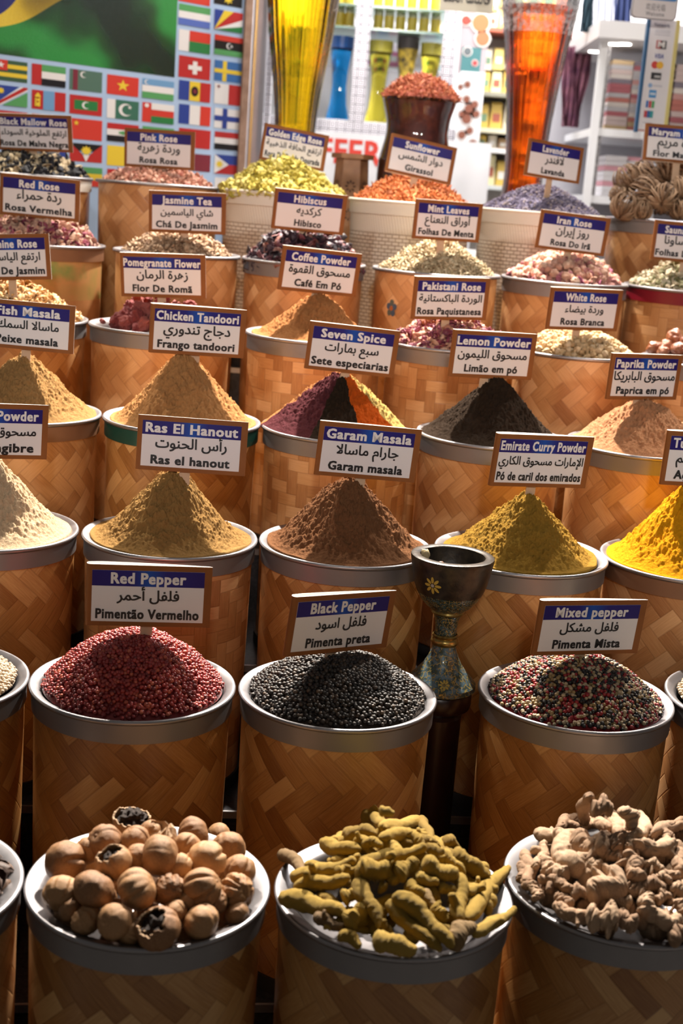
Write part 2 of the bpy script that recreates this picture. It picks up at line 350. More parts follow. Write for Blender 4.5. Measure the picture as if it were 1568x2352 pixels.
BL=[('darkl','bamboo barrel at the left front corner holding dark dried pods',0,'steel'),('lime','bamboo barrel in the front row holding whole dried limes',2,'steel'),('turm','bamboo barrel in the front row holding yellow turmeric fingers',2,'steel'),('ging','bamboo barrel in the front row holding pale dried ginger',2,'steel'),
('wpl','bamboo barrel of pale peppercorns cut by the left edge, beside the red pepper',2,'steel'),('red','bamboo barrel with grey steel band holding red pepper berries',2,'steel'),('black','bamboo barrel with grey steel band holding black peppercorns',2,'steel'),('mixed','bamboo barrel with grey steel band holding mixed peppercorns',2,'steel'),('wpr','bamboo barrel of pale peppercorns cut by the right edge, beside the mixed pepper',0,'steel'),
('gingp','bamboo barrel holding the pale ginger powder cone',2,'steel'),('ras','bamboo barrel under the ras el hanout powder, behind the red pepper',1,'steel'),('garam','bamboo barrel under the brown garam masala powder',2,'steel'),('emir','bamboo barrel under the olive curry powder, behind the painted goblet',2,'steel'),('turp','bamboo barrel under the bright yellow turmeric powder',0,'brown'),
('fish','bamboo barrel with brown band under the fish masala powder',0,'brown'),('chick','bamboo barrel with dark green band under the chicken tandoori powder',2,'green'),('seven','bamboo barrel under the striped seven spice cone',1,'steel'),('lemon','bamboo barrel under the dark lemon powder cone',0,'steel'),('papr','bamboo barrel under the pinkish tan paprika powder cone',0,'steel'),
('jasrose','bamboo barrel under yellowish jasmine rose petals',0,'steel'),('pome','bamboo barrel of dark pink pomegranate flowers with wide steel dish',0,'steel'),('coff','bamboo barrel under the coffee powder cone',1,'steel'),('pak','bamboo barrel under dark pink Pakistani rose petals',1,'steel'),('white','bamboo barrel under small cream white rose buds',0,None),('dates','bamboo barrel under shiny brown wrinkled fruit',1,'steel'),
('redrose','barrel painted with a green landscape band under red rose petals','p','brown'),('jas','bamboo barrel under tan jasmine tea flakes',0,None),('hib','bamboo barrel with grey band under purple black hibiscus',0,'steel'),('mint','bamboo barrel with a small blue flower motif under mint leaves',0,None),('iran','bamboo barrel with grey band under pink Iran rose buds',0,'steel'),('sauna','bamboo barrel with dark red band under pale sauna leaves',1,'red'),
('mallow','bamboo barrel with cream band under black mallow petals',0,'cream'),('pink','tall bamboo barrel under pink rose petals, before the flag poster',0,None)]
BE={}
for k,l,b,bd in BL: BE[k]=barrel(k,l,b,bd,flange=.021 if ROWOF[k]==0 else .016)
for k,l in (('gold','cream wicker basket under yellow golden edge roses'),('sunf','cream wicker basket under orange sunflower shreds'),('lav','cream wicker basket under grey purple lavender')): BE[k]=barrel(k,l,wick=True,band='cream')
BE['mary']=barrel('mary','bamboo barrel with grey band under curled maryam flower balls',0,'steel')
for e_ in ('gold','sunf','lav'): BE[e_].name='wicker_basket';BE[e_]['category']='basket'
# blue flower motif painted on the mint barrel
def motif():
    x,y,z,R,_=BAR['mint'];rb=R*.953;H=z-ROWZ[5];b=MB()
    for q in range(5):
        a=q*2*PI/5+.3;cx,cz=.009*math.cos(a),.012*math.sin(a)
        th=np.linspace(0,2*PI,12,endpoint=False);u=-.105+cx+.006*np.cos(th);w=H-.082+cz+.007*np.sin(th)
        an=u/rb;b.add(np.stack([(rb+.0006)*np.sin(an),-(rb+.0006)*np.cos(an),w],1),[tuple(range(12))],q%2)
    th=np.linspace(0,2*PI,12,endpoint=False);u=-.105+.005*np.cos(th);w=H-.082+.005*np.sin(th);an=u/rb
    b.add(np.stack([(rb+.001)*np.sin(an),-(rb+.001)*np.cos(an),w],1),[tuple(range(12))],2)
    b.build('painted_flower',[paint((.06,.10,.16)),paint((.10,.12,.10)),paint((.4,.12,.03))],BE['mint'],smooth=False)
motif()

# ---------------------------------------------------------------- heap shapes
def cone(h,Rb,p=1.2,c=.15,zo=.002):
    def H(r):
        s=np.clip(np.asarray(r)/Rb,0,1);s2=(np.sqrt(s*s+c*c)-c)/(math.sqrt(1+c*c)-c);return zo+h*np.clip(1-s2,0,1)**p
    return H
def dome(h,Rb,k=1.0,zo=.0):
    return lambda r: zo+h*np.clip(1-(np.asarray(r)/Rb)**2,-.2,1)**1*k
def powder_mat(name,c,var=.35,bump=.5):
    t=NT(name);c=np.array(c);f=t.noise(220,4,rough=.7);g=t.noise(18,3)
    col=t.ramp(f,[(.25,tuple(c*(1-var))),(.55,tuple(c)),(.8,tuple(np.minimum(c*(1+var*.6),.95)))])
    col=t.mix(.35,col,t.ramp(g,[(.3,tuple(c*.75)),(.7,tuple(np.minimum(c*1.2,.95)))]))
    t.P(Base_Color=col,Roughness=.95,Specular_IOR_Level=.06)
    t.bump(t.noise(300,5,rough=.75),min(1,bump*1.8),.004);return t.mat
def powder(key,label,mats,H,Rb,seed,sect=None,lump=1.0,spill=.004,center=(0,0)):
    x,y,z,R,_=BAR[key];nt,nr=420,150
    s=np.linspace(0,1,nr)**.9;th=np.linspace(0,2*PI,nt,endpoint=False)
    rr=s[:,None]*np.ones(nt)[None];T=np.ones(nr)[:,None]*th[None]
    edge=1+.035*fbm(np.stack([np.cos(th)*1.6+seed,np.sin(th)*1.6,th*0+seed],-1),3)
    r=rr*Rb*edge[None];X=r*np.cos(T);Y=r*np.sin(T)
    P=np.stack([X*45+seed*3.1,Y*45,0*X],-1)
    env=np.clip((1-s)[:,None]*3.5,0.1,1)
    Z=H(rr*Rb)+env*lump*(.0035*fbm(P*.45,3)+.003*fbm(P*1.4+9,3)+.0032*fbm(P*4.2+5,3))
    fl=(.0022*fbm(P*8+31,2)-.0016*np.clip(vnoise(P*6+3)-.25,0,1))*lump; Z=Z+fl*env
    Z[-1]-=.004
    V=np.stack([X,Y,Z],-1).reshape(-1,3)
    F=np.array([(i*nt+j,i*nt+(j+1)%nt,(i+1)*nt+(j+1)%nt,(i+1)*nt+j) for i in range(nr-1) for j in range(nt)])[:,::-1]
    mi=None
    if sect:
        tj=np.degrees(T[:-1]+.06*fbm(P[:-1]*.8,2)).ravel()%360
        mi=np.zeros(len(F),int)
        for q,(a,b) in enumerate(sect):
            if a<b: mi[(tj>=a)&(tj<b)]=q
            else: mi[(tj>=a)|(tj<b)]=q
    o=link(bpy.data.objects.new('powder_heap',fast_mesh('powder_heap',V,F,mats,True,mi)));o.location=(x+center[0],y+center[1],z-.0035)
    return tag(o,label,'spice powder','powder heaps in the barrels','stuff')
PC={}
for k,c in dict(tan=(.50,.25,.095),ras=(.36,.205,.070),garam=(.215,.098,.045),emir=(.36,.205,.034),turp=(.80,.36,.010),ging=(.72,.53,.34),lemon=(.036,.023,.015),papr=(.58,.29,.15),coff=(.42,.185,.068),
    purple=(.105,.028,.034),black=(.034,.022,.014),orange=(.62,.11,.012),ygreen=(.56,.40,.13),brown=(.42,.2,.1),fish=(.44,.25,.095)).items(): PC[k]=powder_mat('powder_'+k,c)
HT={k:v[4] for k,v in BAR.items()}
powder('chick','tan chicken tandoori powder cone in the green banded barrel',PC['tan'],cone(HT['chick']+.006,.122,1.15,.14),.129,1)
powder('fish','tan fish masala powder cone at the left',PC['fish'],cone(HT['fish']+.006,.124,1.12,.14),.128,2)
powder('seven','seven spice cone striped purple, black, orange and green',[PC[q] for q in('purple','black','orange','ygreen','tan','brown','coff')],cone(HT['seven']+.008,.134,1.05,.16),.134,3,
    [(186,250),(250,290),(290,331),(331,20),(20,75),(75,130),(130,186)])
powder('lemon','dark brown lemon powder cone',PC['lemon'],cone(HT['lemon']+.007,.127,1.15,.17),.130,4)
powder('papr','pinkish tan paprika powder cone',PC['papr'],cone(HT['papr']+.006,.125,1.0,.2),.130,5)
powder('gingp','pale cream ginger powder cone cut by the left edge',PC['ging'],cone(HT['gingp']+.006,.124,1.25,.12),.130,6)
powder('ras','greenish tan ras el hanout powder cone',PC['ras'],cone(HT['ras']+.012,.122,1.45,.24),.129,7)
powder('garam','brown garam masala powder cone',PC['garam'],cone(HT['garam']+.016,.124,1.3,.32),.130,8,lump=1.2)
powder('emir','olive yellow Emirate curry powder cone',PC['emir'],cone(HT['emir']+.007,.116,1.1,.14),.128,9)
powder('turp','bright yellow turmeric powder cone at the right edge',PC['turp'],cone(HT['turp']+.006,.124,1.2,.14),.130,10)
powder('coff','light brown coffee powder cone',PC['coff'],cone(HT['coff']+.006,.118,1.25,.14),.128,11)

# ---------------------------------------------------------------- scattered grains and petals (uncountable heaps)
def ico(sub):
    import bmesh
    b=bmesh.new();bmesh.ops.create_icosphere(b,subdivisions=sub,radius=1);b.verts.ensure_lookup_table()
    v=np.array([q.co[:] for q in b.verts]);f=np.array([[w.index for w in p.verts] for p in b.faces]);b.free();return v,f
IC1=ico(2);IC2=ico(3)
def rotmats(n,g):
    q=g.normal(size=(n,4));q/=np.linalg.norm(q,axis=1,keepdims=True);w,x,y,z=q.T
    return np.stack([np.stack([1-2*(y*y+z*z),2*(x*y-w*z),2*(x*z+w*y)],-1),np.stack([2*(x*y+w*z),1-2*(x*x+z*z),2*(y*z-w*x)],-1),np.stack([2*(x*z-w*y),2*(y*z+w*x),1-2*(x*x+y*y)],-1)],1)
def spread_pts(Rb,d,g,jit=.35):
    n=int(2*Rb/d)+2;P=[]
    for i in range(-n,n+1):
        for j in range(-n,n+1): P.append(((i+.5*(j%2))*d,j*d*.866))
    P=np.array(P)+g.uniform(-jit,jit,(len(P),2))*d
    return P[np.hypot(P[:,0],P[:,1])<Rb]
def stuff_heap(name,key,label,cat,mat,tmpl,H,Rb,d,size,seed,layers=1,zj=.3,svar=.25,flat=0.,dz=0,under=None,aniso=(1,1,1),smooth=True,lum=0):
    x,y,z,R,_=BAR[key];g=np.random.default_rng(seed);Vs=[];Fs=[];n0=0
    for L in range(layers):
        P=spread_pts(Rb-L*.004,d,g);n=len(P);r=np.hypot(P[:,0],P[:,1])
        zz=H(r)+lum*fbm(np.stack([P[:,0]*40+seed,P[:,1]*40,0*r],-1),3)+g.uniform(-zj,zj,n)*size-L*size*.8+dz
        Rm=rotmats(n,g)
        if flat>0: # blend towards lying on the slope
            ez=Rm[:,:,2]*(1-flat)+np.array([0,0,1])*flat
            ez/=np.linalg.norm(ez,axis=1,keepdims=True);ex=Rm[:,:,0]-ez*(Rm[:,:,0]*ez).sum(1,keepdims=True);ex/=np.linalg.norm(ex,axis=1,keepdims=True)
            Rm=np.stack([ex,np.cross(ez,ex),ez],-1)
        S=size*(1+g.uniform(-svar,svar,n))
        ti=g.integers(0,len(tmpl),n)
        for q,(tv,tf) in enumerate(tmpl):
            k=np.where(ti==q)[0]
            if not len(k):continue
            V=np.einsum('nij,vj->nvi',Rm[k],tv*np.array(aniso))*S[k,None,None]+np.stack([P[k,0],P[k,1],zz[k]],-1)[:,None]
            Vs.append(V.reshape(-1,3));Fs.append((tf[None]+(np.arange(len(k))*len(tv))[:,None,None]).reshape(-1,tf.shape[1])+n0);n0+=V.shape[0]*V.shape[1]
    if under is not None:   # the pile underneath
        nt,nr=64,16;s=np.linspace(0.001,1,nr);th=np.linspace(0,2*PI,nt,endpoint=False)
        uv=np.stack([np.outer(s*Rb,np.cos(th)),np.outer(s*Rb,np.sin(th)),np.outer(H(s*Rb)-size*under,np.ones(nt))],-1).reshape(-1,3)
        uf=[]
        for i in range(nr-1):
            for j in range(nt):
                a,b,c,d_=i*nt+j,i*nt+(j+1)%nt,(i+1)*nt+(j+1)%nt,(i+1)*nt+j;uf+=[(a,c,b),(a,d_,c)] if Fs[0].shape[1]==3 else [(a,d_,c,b)]
        Vs.append(uv);Fs.append(np.array(uf)+n0);n0+=len(uv)
    o=link(bpy.data.objects.new(name,fast_mesh(name,np.concatenate(Vs),np.concatenate(Fs),mat,smooth)));o.location=(x,y,z-.006)
    return tag(o,label,cat,None,'stuff')
def berry_t(seed,rug=.08):
    v,f=IC1;return (v*(1+rug*fbm(v*1.8+seed*5,3))[:,None],f)
BER=[berry_t(i) for i in range(4)];BERS=[berry_t(i,.04) for i in range(3)]
def petal_t(seed,w=.7,cup=.5,curl=.3,n=4):   # a small cupped petal, quads
    g=np.random.default_rng(seed);u=np.linspace(-1,1,n+1);V=[];
    for a in u:
        for b in u:
            ww=w*math.sqrt(max(0.05,1-(a*.95)**2))
            x=a;y=b*ww;z=cup*(b*b*ww+ .6*a*a)+curl*.3*math.sin(3*a+seed)*b+.12*g.normal()
            V.append((x,y,z-.25*cup))
    m=n+1;F=[(i*m+j,i*m+j+1,(i+1)*m+j+1,(i+1)*m+j) for i in range(n) for j in range(n)]
    V=np.array(V);Z=V.copy();Z[:,2]-=.09;k=len(V)
    bd=[i for i in range(m)]+[i*m+m-1 for i in range(1,m)]+[(m-1)*m+i for i in range(m-2,-1,-1)]+[i*m for i in range(m-2,0,-1)]
    F2=[tuple(k+q for q in f[::-1]) for f in F];S=[(bd[i],bd[i-1],k+bd[i-1],k+bd[i]) for i in range(len(bd))]
    return np.concatenate([V,Z]),np.array(F+F2+S)
PET=[petal_t(i,.75,.55,.5) for i in range(6)];FLK=[petal_t(20+i,.45,.25,.4,2) for i in range(5)];SHR=[petal_t(40+i,.16,.2,.6,3) for i in range(5)]
CRUM=[petal_t(60+i,.8,.9,1.4,5) for i in range(6)]
# pepper
stuff_heap('red_pepper_berries','red','dome of small dried red pepper berries',"peppercorns",island_mat('red_berry',[(0,(.16,.012,.014)),(.35,(.30,.028,.028)),(.75,(.42,.05,.045)),(1,(.55,.13,.07))],.36,.3,260,Coat_Weight=.15),BERS,dome(HT['red'],.123,1,.004),.1235,.0054,.0030,11,2,.35,.14,under=1.5,lum=.002)
stuff_heap('black_peppercorns','black','dome of wrinkled black peppercorns','peppercorns',island_mat('black_berry',[(0,(.012,.010,.010)),(.6,(.032,.025,.021)),(.9,(.07,.045,.03)),(1,(.12,.075,.045))],.5,.5,420,.5),BER,dome(HT['black'],.122,1,.004),.1225,.0056,.0031,12,2,.35,.14,under=1.5,lum=.002)
MIXS=[(0,(.02,.016,.015)),(.34,(.05,.035,.025)),(.36,(.55,.42,.26)),(.6,(.66,.56,.42)),(.62,(.36,.24,.10)),(.76,(.42,.30,.14)),(.78,(.33,.02,.025)),(1,(.48,.05,.05))]
stuff_heap('mixed_peppercorns','mixed','dome of mixed red, white and black peppercorns','peppercorns',island_mat('mixed_berry',MIXS,.45,.3,300,.2,'CONSTANT'),BER[:2]+BERS,dome(HT['mixed']+.002,.122,1,.004),.1235,.0053,.0030,13,2,.35,.14,under=1.5,lum=.002)
WPM=island_mat('white_berry',[(0,(.42,.30,.19)),(1,(.70,.58,.42))],.5,.25,300,.2)
stuff_heap('white_peppercorns','wpl','pale peppercorns at the left edge','peppercorns',WPM,BERS,dome(.03,.122,1,.004),.122,.0056,.0031,14,1,.35,.14,under=1.0)
stuff_heap('white_peppercorns','wpr','pale peppercorns at the right edge','peppercorns',WPM,BERS,dome(.03,.122,1,.004),.122,.0056,.0031,15,1,.35,.14,under=1.0)
# petals, leaves and shreds
def D(key,pl=.0,zo=.002,Rb=None): return dome(HT[key]+pl,Rb or BAR[key][3]-.018,1,zo)
def C(key,pl=.0,p=1.0,c=.35): return cone(HT[key]+pl,BAR[key][3]-.014,p,c)
stuff_heap('black_mallow_petals','mallow','black and cream dried mallow petals','dried flowers',island_mat('mallow',[(0,(.012,.012,.018)),(.62,(.04,.04,.055)),(.64,(.62,.50,.32)),(1,(.74,.64,.45))],.7,.4,200,0,'CONSTANT'),CRUM,D('mallow'),.138,.0105,.0115,21,2,.5,.3,under=.6,lum=.006)
stuff_heap('pink_rose_petals','pink','pale pink dried rose petals under the pink rose card','dried flowers',island_mat('pink_petal',[(0,(.50,.18,.12)),(.4,(.66,.32,.22)),(.8,(.74,.45,.33)),(1,(.60,.24,.2))],.7,.3,200),PET+CRUM[:2],D('pink'),.128,.0085,.0075,22,2,.5,.3,under=.6,lum=.005)
stuff_heap('golden_rose_blossoms','gold','crumbly yellow green golden edge rose blossoms','dried flowers',island_mat('golden_blossom',[(0,(.42,.34,.04)),(.5,(.64,.54,.11)),(1,(.76,.68,.26))],.8,.3,150),CRUM,cone(HT['gold']-.002,.15,1.1,.3),.147,.0085,.0092,23,2,.6,.35,under=.8,lum=.008)
stuff_heap('sunflower_shreds','sunf','orange dried sunflower shreds','dried flowers',island_mat('sunflower',[(0,(.44,.10,.022)),(.5,(.68,.20,.05)),(1,(.78,.34,.12))],.75,.3,200),SHR,C('sunf',.002,1.0,.5),.138,.0055,.0085,24,2,.6,.35,flat=.35,under=.4,lum=.006)
stuff_heap('lavender_buds','lav','grey purple dried lavender buds','dried flowers',island_mat('lavender',[(0,(.08,.065,.11)),(.4,(.19,.165,.27)),(.8,(.30,.26,.34)),(1,(.42,.34,.28))],.8,.3,300),[(v*np.array([1,.45,.45]),f) for v,f in [ico(1)]],C('lav',.0,1.0,.5),.14,.005,.0042,25,2,.6,.3,flat=.2,under=.6,lum=.004)
stuff_heap('red_rose_petals','redrose','purple pink and cream dried red rose petals','dried flowers',island_mat('red_rose',[(0,(.20,.025,.06)),(.3,(.36,.07,.12)),(.32,(.55,.30,.22)),(.8,(.66,.46,.33)),(1,(.42,.12,.12))],.7,.35,200),PET+CRUM,D('redrose',.008),.126,.0095,.0095,26,2,.6,.3,under=.6,lum=.006)
stuff_heap('jasmine_tea_flakes','jas','tan jasmine tea flakes','dried tea',island_mat('jasmine_tea',[(0,(.18,.10,.06)),(.4,(.42,.27,.16)),(1,(.62,.45,.30))],.75,.3,200),FLK+PET[:2],D('jas',.006,.001,.118),.118,.0062,.0058,27,2,.6,.3,under=.6,lum=.004)
stuff_heap('hibiscus_petals','hib','purple black crumpled hibiscus petals','dried flowers',island_mat('hibiscus',[(0,(.016,.012,.018)),(.5,(.05,.025,.04)),(.8,(.13,.03,.05)),(1,(.34,.16,.12))],.55,.4,200),CRUM,D('hib',.002),.126,.0095,.012,28,2,.6,.35,under=.6,lum=.008)
stuff_heap('mint_leaf_flakes','mint','beige green dried mint leaf flakes','dried leaves',island_mat('mint',[(0,(.22,.16,.08)),(.35,(.44,.33,.19)),(.8,(.62,.50,.33)),(1,(.36,.30,.16))],.8,.3,200),FLK,C('mint',.006,1.0,.4),.126,.0052,.0055,29,2,.6,.35,flat=.2,under=.6,lum=.004)
stuff_heap('sauna_leaf_flakes','sauna','cream and green dried sauna leaf pieces','dried leaves',island_mat('sauna',[(0,(.16,.16,.07)),(.3,(.34,.32,.17)),(.32,(.60,.50,.34)),(1,(.74,.66,.48))],.75,.3,200),PET[:3]+FLK,C('sauna',.004,1.0,.5),.127,.0085,.0085,30,2,.6,.35,flat=.2,under=.6,lum=.006)
stuff_heap('jasmine_rose_petals','jasrose','cream and golden dried jasmine rose petals','dried flowers',island_mat('jasmine_rose',[(0,(.44,.22,.07)),(.4,(.66,.40,.16)),(1,(.78,.58,.34))],.7,.3,200),PET+FLK,C('jasrose',.006,1.0,.5),.129,.0075,.0078,31,2,.6,.35,under=.6,lum=.006)
stuff_heap('pakistani_rose_petals','pak','dark pink and cream Pakistani rose petals','dried flowers',island_mat('pak_rose',[(0,(.15,.025,.05)),(.45,(.30,.06,.10)),(.62,(.48,.20,.12)),(1,(.64,.42,.30))],.7,.35,200),PET+FLK,D('pak',.008),.115,.0075,.008,32,2,.6,.35,under=.6,lum=.006)
stuff_heap('iran_rose_petals','iran','loose pink petals among the Iran rose buds','dried flowers',island_mat('iran_petal',[(0,(.34,.08,.16)),(.5,(.55,.24,.20)),(1,(.68,.42,.30))],.7,.3,200),PET,D('iran',-.004),.124,.011,.010,33,1,.5,.3,under=.6)
stuff_heap('white_rose_petals','white','cream petal crumbs among the white rose buds','dried flowers',island_mat('white_petal',[(0,(.48,.30,.12)),(1,(.74,.58,.36))],.7,.3,200),PET+FLK,D('white',-.004),.113,.010,.008,34,1,.5,.3,under=.6)
stuff_heap('dark_dried_pods','darkl','dark brown dried pods at the left front corner','dried pods',island_mat('dark_pod',[(0,(.04,.02,.014)),(.6,(.10,.05,.03)),(1,(.2,.11,.06))],.6,.4,150),CRUM,dome(.035,.12,1,.0),.118,.014,.014,35,2,.6,.35,under=.6,lum=.006)

# ---------------------------------------------------------------- folded price cards on sticks
SIG={'mallow':(-0.7852,3.218,1.4281,-0.1534,-0.1384,0.0257,0.1878,0.0837),'pink':(-0.4939,3.2423,1.4123,-0.0972,-0.0362,0.0077,0.1717,0.0886),'gold':(-0.1755,3.2548,1.4397,0.1796,0.1324,-0.1146,0.1564,0.085),'sunf':(0.127,3.2588,1.4342,0.1856,0.1827,-0.1436,0.163,0.0898),'lav':(0.4425,3.2543,1.4517,0.5082,0.0186,-0.0681,0.1617,0.0845),'mary':(0.7396,3.288,1.5129,0.0858,0.1715,-0.0119,0.1727,0.0861),'redrose':(-0.7015,2.9322,1.2872,-0.0682,-0.0624,-0.0231,0.1774,0.0883),'jas':(-0.3799,2.9274,1.2782,0.083,-0.07,0.0295,0.1661,0.088),'hib':(-0.1174,2.95,1.2985,0.2815,-0.1018,-0.0342,0.1615,0.0862),'mint':(0.1841,2.9484,1.3008,0.3699,-0.0567,-0.0051,0.1589,0.084),'iran':(0.4614,2.9759,1.2945,0.1662,-0.0601,-0.0594,0.1593,0.083),'sauna':(0.722,3.008,1.2913,0.1361,0.0278,-0.0215,0.1614,0.0858),'jasrose':(-0.6815,2.6256,1.1759,-0.1749,-0.0002,0.0929,0.1619,0.0885),'pome':(-0.3858,2.6415,1.1605,-0.0453,-0.0987,0.0459,0.1708,0.0864),'coff':(-0.0764,2.6356,1.1914,0.3824,-0.0894,-0.0525,0.1652,0.0859),'pak':(0.1859,2.658,1.156,0.3189,-0.1123,0.0251,0.1597,0.085),'white':(0.459,2.698,1.1511,0.3146,-0.1041,0.0096,0.1593,0.0847),'fish':(-0.5627,2.2869,1.0835,-0.1227,0.0658,-0.005,0.1653,0.0825),'chick':(-0.274,2.3195,1.0922,0.1866,-0.0909,-0.0136,0.1668,0.0862),'seven':(-0.0017,2.3348,1.0782,0.2082,-0.0636,-0.0604,0.1626,0.0843),'lemon':(0.252,2.3925,1.0804,0.3074,-0.068,-0.0119,0.1628,0.0848),'papr':(0.5332,2.4102,1.0593,0.4832,-0.0269,-0.0115,0.1615,0.0834),'gingp':(-0.5387,2.0068,0.9502,0.4022,0.0087,-0.0244,0.1536,0.0862),'ras':(-0.2417,2.0398,0.944,0.1072,0.114,-0.0164,0.172,0.0856),'garam':(0.0353,2.0671,0.9491,0.2208,-0.0251,-0.0543,0.1658,0.0875),'emir':(0.316,2.0969,0.9491,0.2887,-0.1111,-0.0156,0.1699,0.0878),'turp':(0.6003,2.1298,0.9659,0.0914,-0.0812,0.0063,0.1698,0.0915),'red':(-0.2513,1.7095,0.7982,0.1647,-0.0508,-0.0015,0.1677,0.0879),'black':(0.0119,1.7333,0.7725,0.6273,-0.0611,-0.0638,0.1725,0.0857),'mixed':(0.3634,1.7899,0.7743,0.3393,-0.0803,-0.0243,0.1705,0.0833)}
TXT={'mallow':('Black Mallow Rose','ارتفع الملوخية السوداء','Rosa De Malva Negra',.88,.86,.9),'pink':('Pink Rose','وردة زهرية','Rosa Rosa',.52,.6,.54),'gold':('Golden Edge Rose','ارتفع الحافة الذهبية','Rosa De Borda Dourada',.82,.85,.85),
'sunf':('Sunflower','دوار الشمس','Girassol',.52,.67,.42),'lav':('Lavender','لافندر','Lavanda',.48,.34,.43),'mary':('Maryam Flower','زهرة مريم','Flor Maryam',.8,.62,.72),
'redrose':('Red Rose','ردة حمراء','Rosa Vermelha',.5,.56,.84),'jas':('Jasmine Tea','شاي الياسمين','Chá De Jasmim',.65,.68,.8),'hib':('Hibiscus','كركديه','Hibisco',.45,.35,.38),'mint':('Mint Leaves','أوراق النعناع','Folhas De Menta',.62,.68,.84),'iran':('Iran Rose','روز إيران','Rosa Do Irã',.5,.48,.58),'sauna':('Sauna Leaves','أوراق ساونا','Folhas De Sauna',.68,.66,.88),
'jasrose':('Jasmine Rose','ارتفع الياسمين','Rosa De Jasmim',.7,.76,.86),'pome':('Pomegranate Flower','زهرة الرمان','Flor De Romã',.9,.6,.7),'coff':('Coffee Powder','مسحوق القهوة','Café Em Pó',.75,.78,.6),'pak':('Pakistani Rose','الوردة الباكستانية','Rosa Paquistanesa',.78,.84,.86),'white':('White Rose','وردة بيضاء','Rosa Branca',.57,.54,.62),
'fish':('Fish Masala','ماسالا السمك','Peixe masala',.7,.68,.68),'chick':('Chicken Tandoori','دجاج تندوري','Frango tandoori',.86,.7,.81),'seven':('Seven Spice','سبع بهارات','Sete especiarias',.72,.6,.86),'lemon':('Lemon Powder','مسحوق الليمون','Limão em pó',.88,.83,.64),'papr':('Paprika Powder','مسحوق البابريكا','Paprica em pó',.85,.87,.76),
'gingp':('Ginger Powder','مسحوق زنجبيل','Pó gengibre',.82,.78,.74),'ras':('Ras El Hanout','رأس الحنوت','Ras el hanout',.84,.65,.72),'garam':('Garam Masala','جارام ماسالا','Garam masala',.84,.62,.74),'emir':('Emirate Curry Powder','الإمارات مسحوق الكاري','Pó de caril dos emirados',.87,.87,.87),'turp':('Turmeric Powder','مسحوق الكركم','Açafrão em pó',.84,.74,.74),
'red':('Red Pepper','فلفل أحمر','Pimentão Vermelho',.6,.5,.83),'black':('Black Pepper','فلفل اسود','Pimenta preta',.64,.5,.64),'mixed':('Mixed pepper','فلفل مشكل','Pimenta Mista',.68,.55,.64)}
def arc(cx,cy,r,a0,a1,n): return [(cx+r*math.cos(a),cy+r*math.sin(a)) for a in np.linspace(a0,a1,n)]
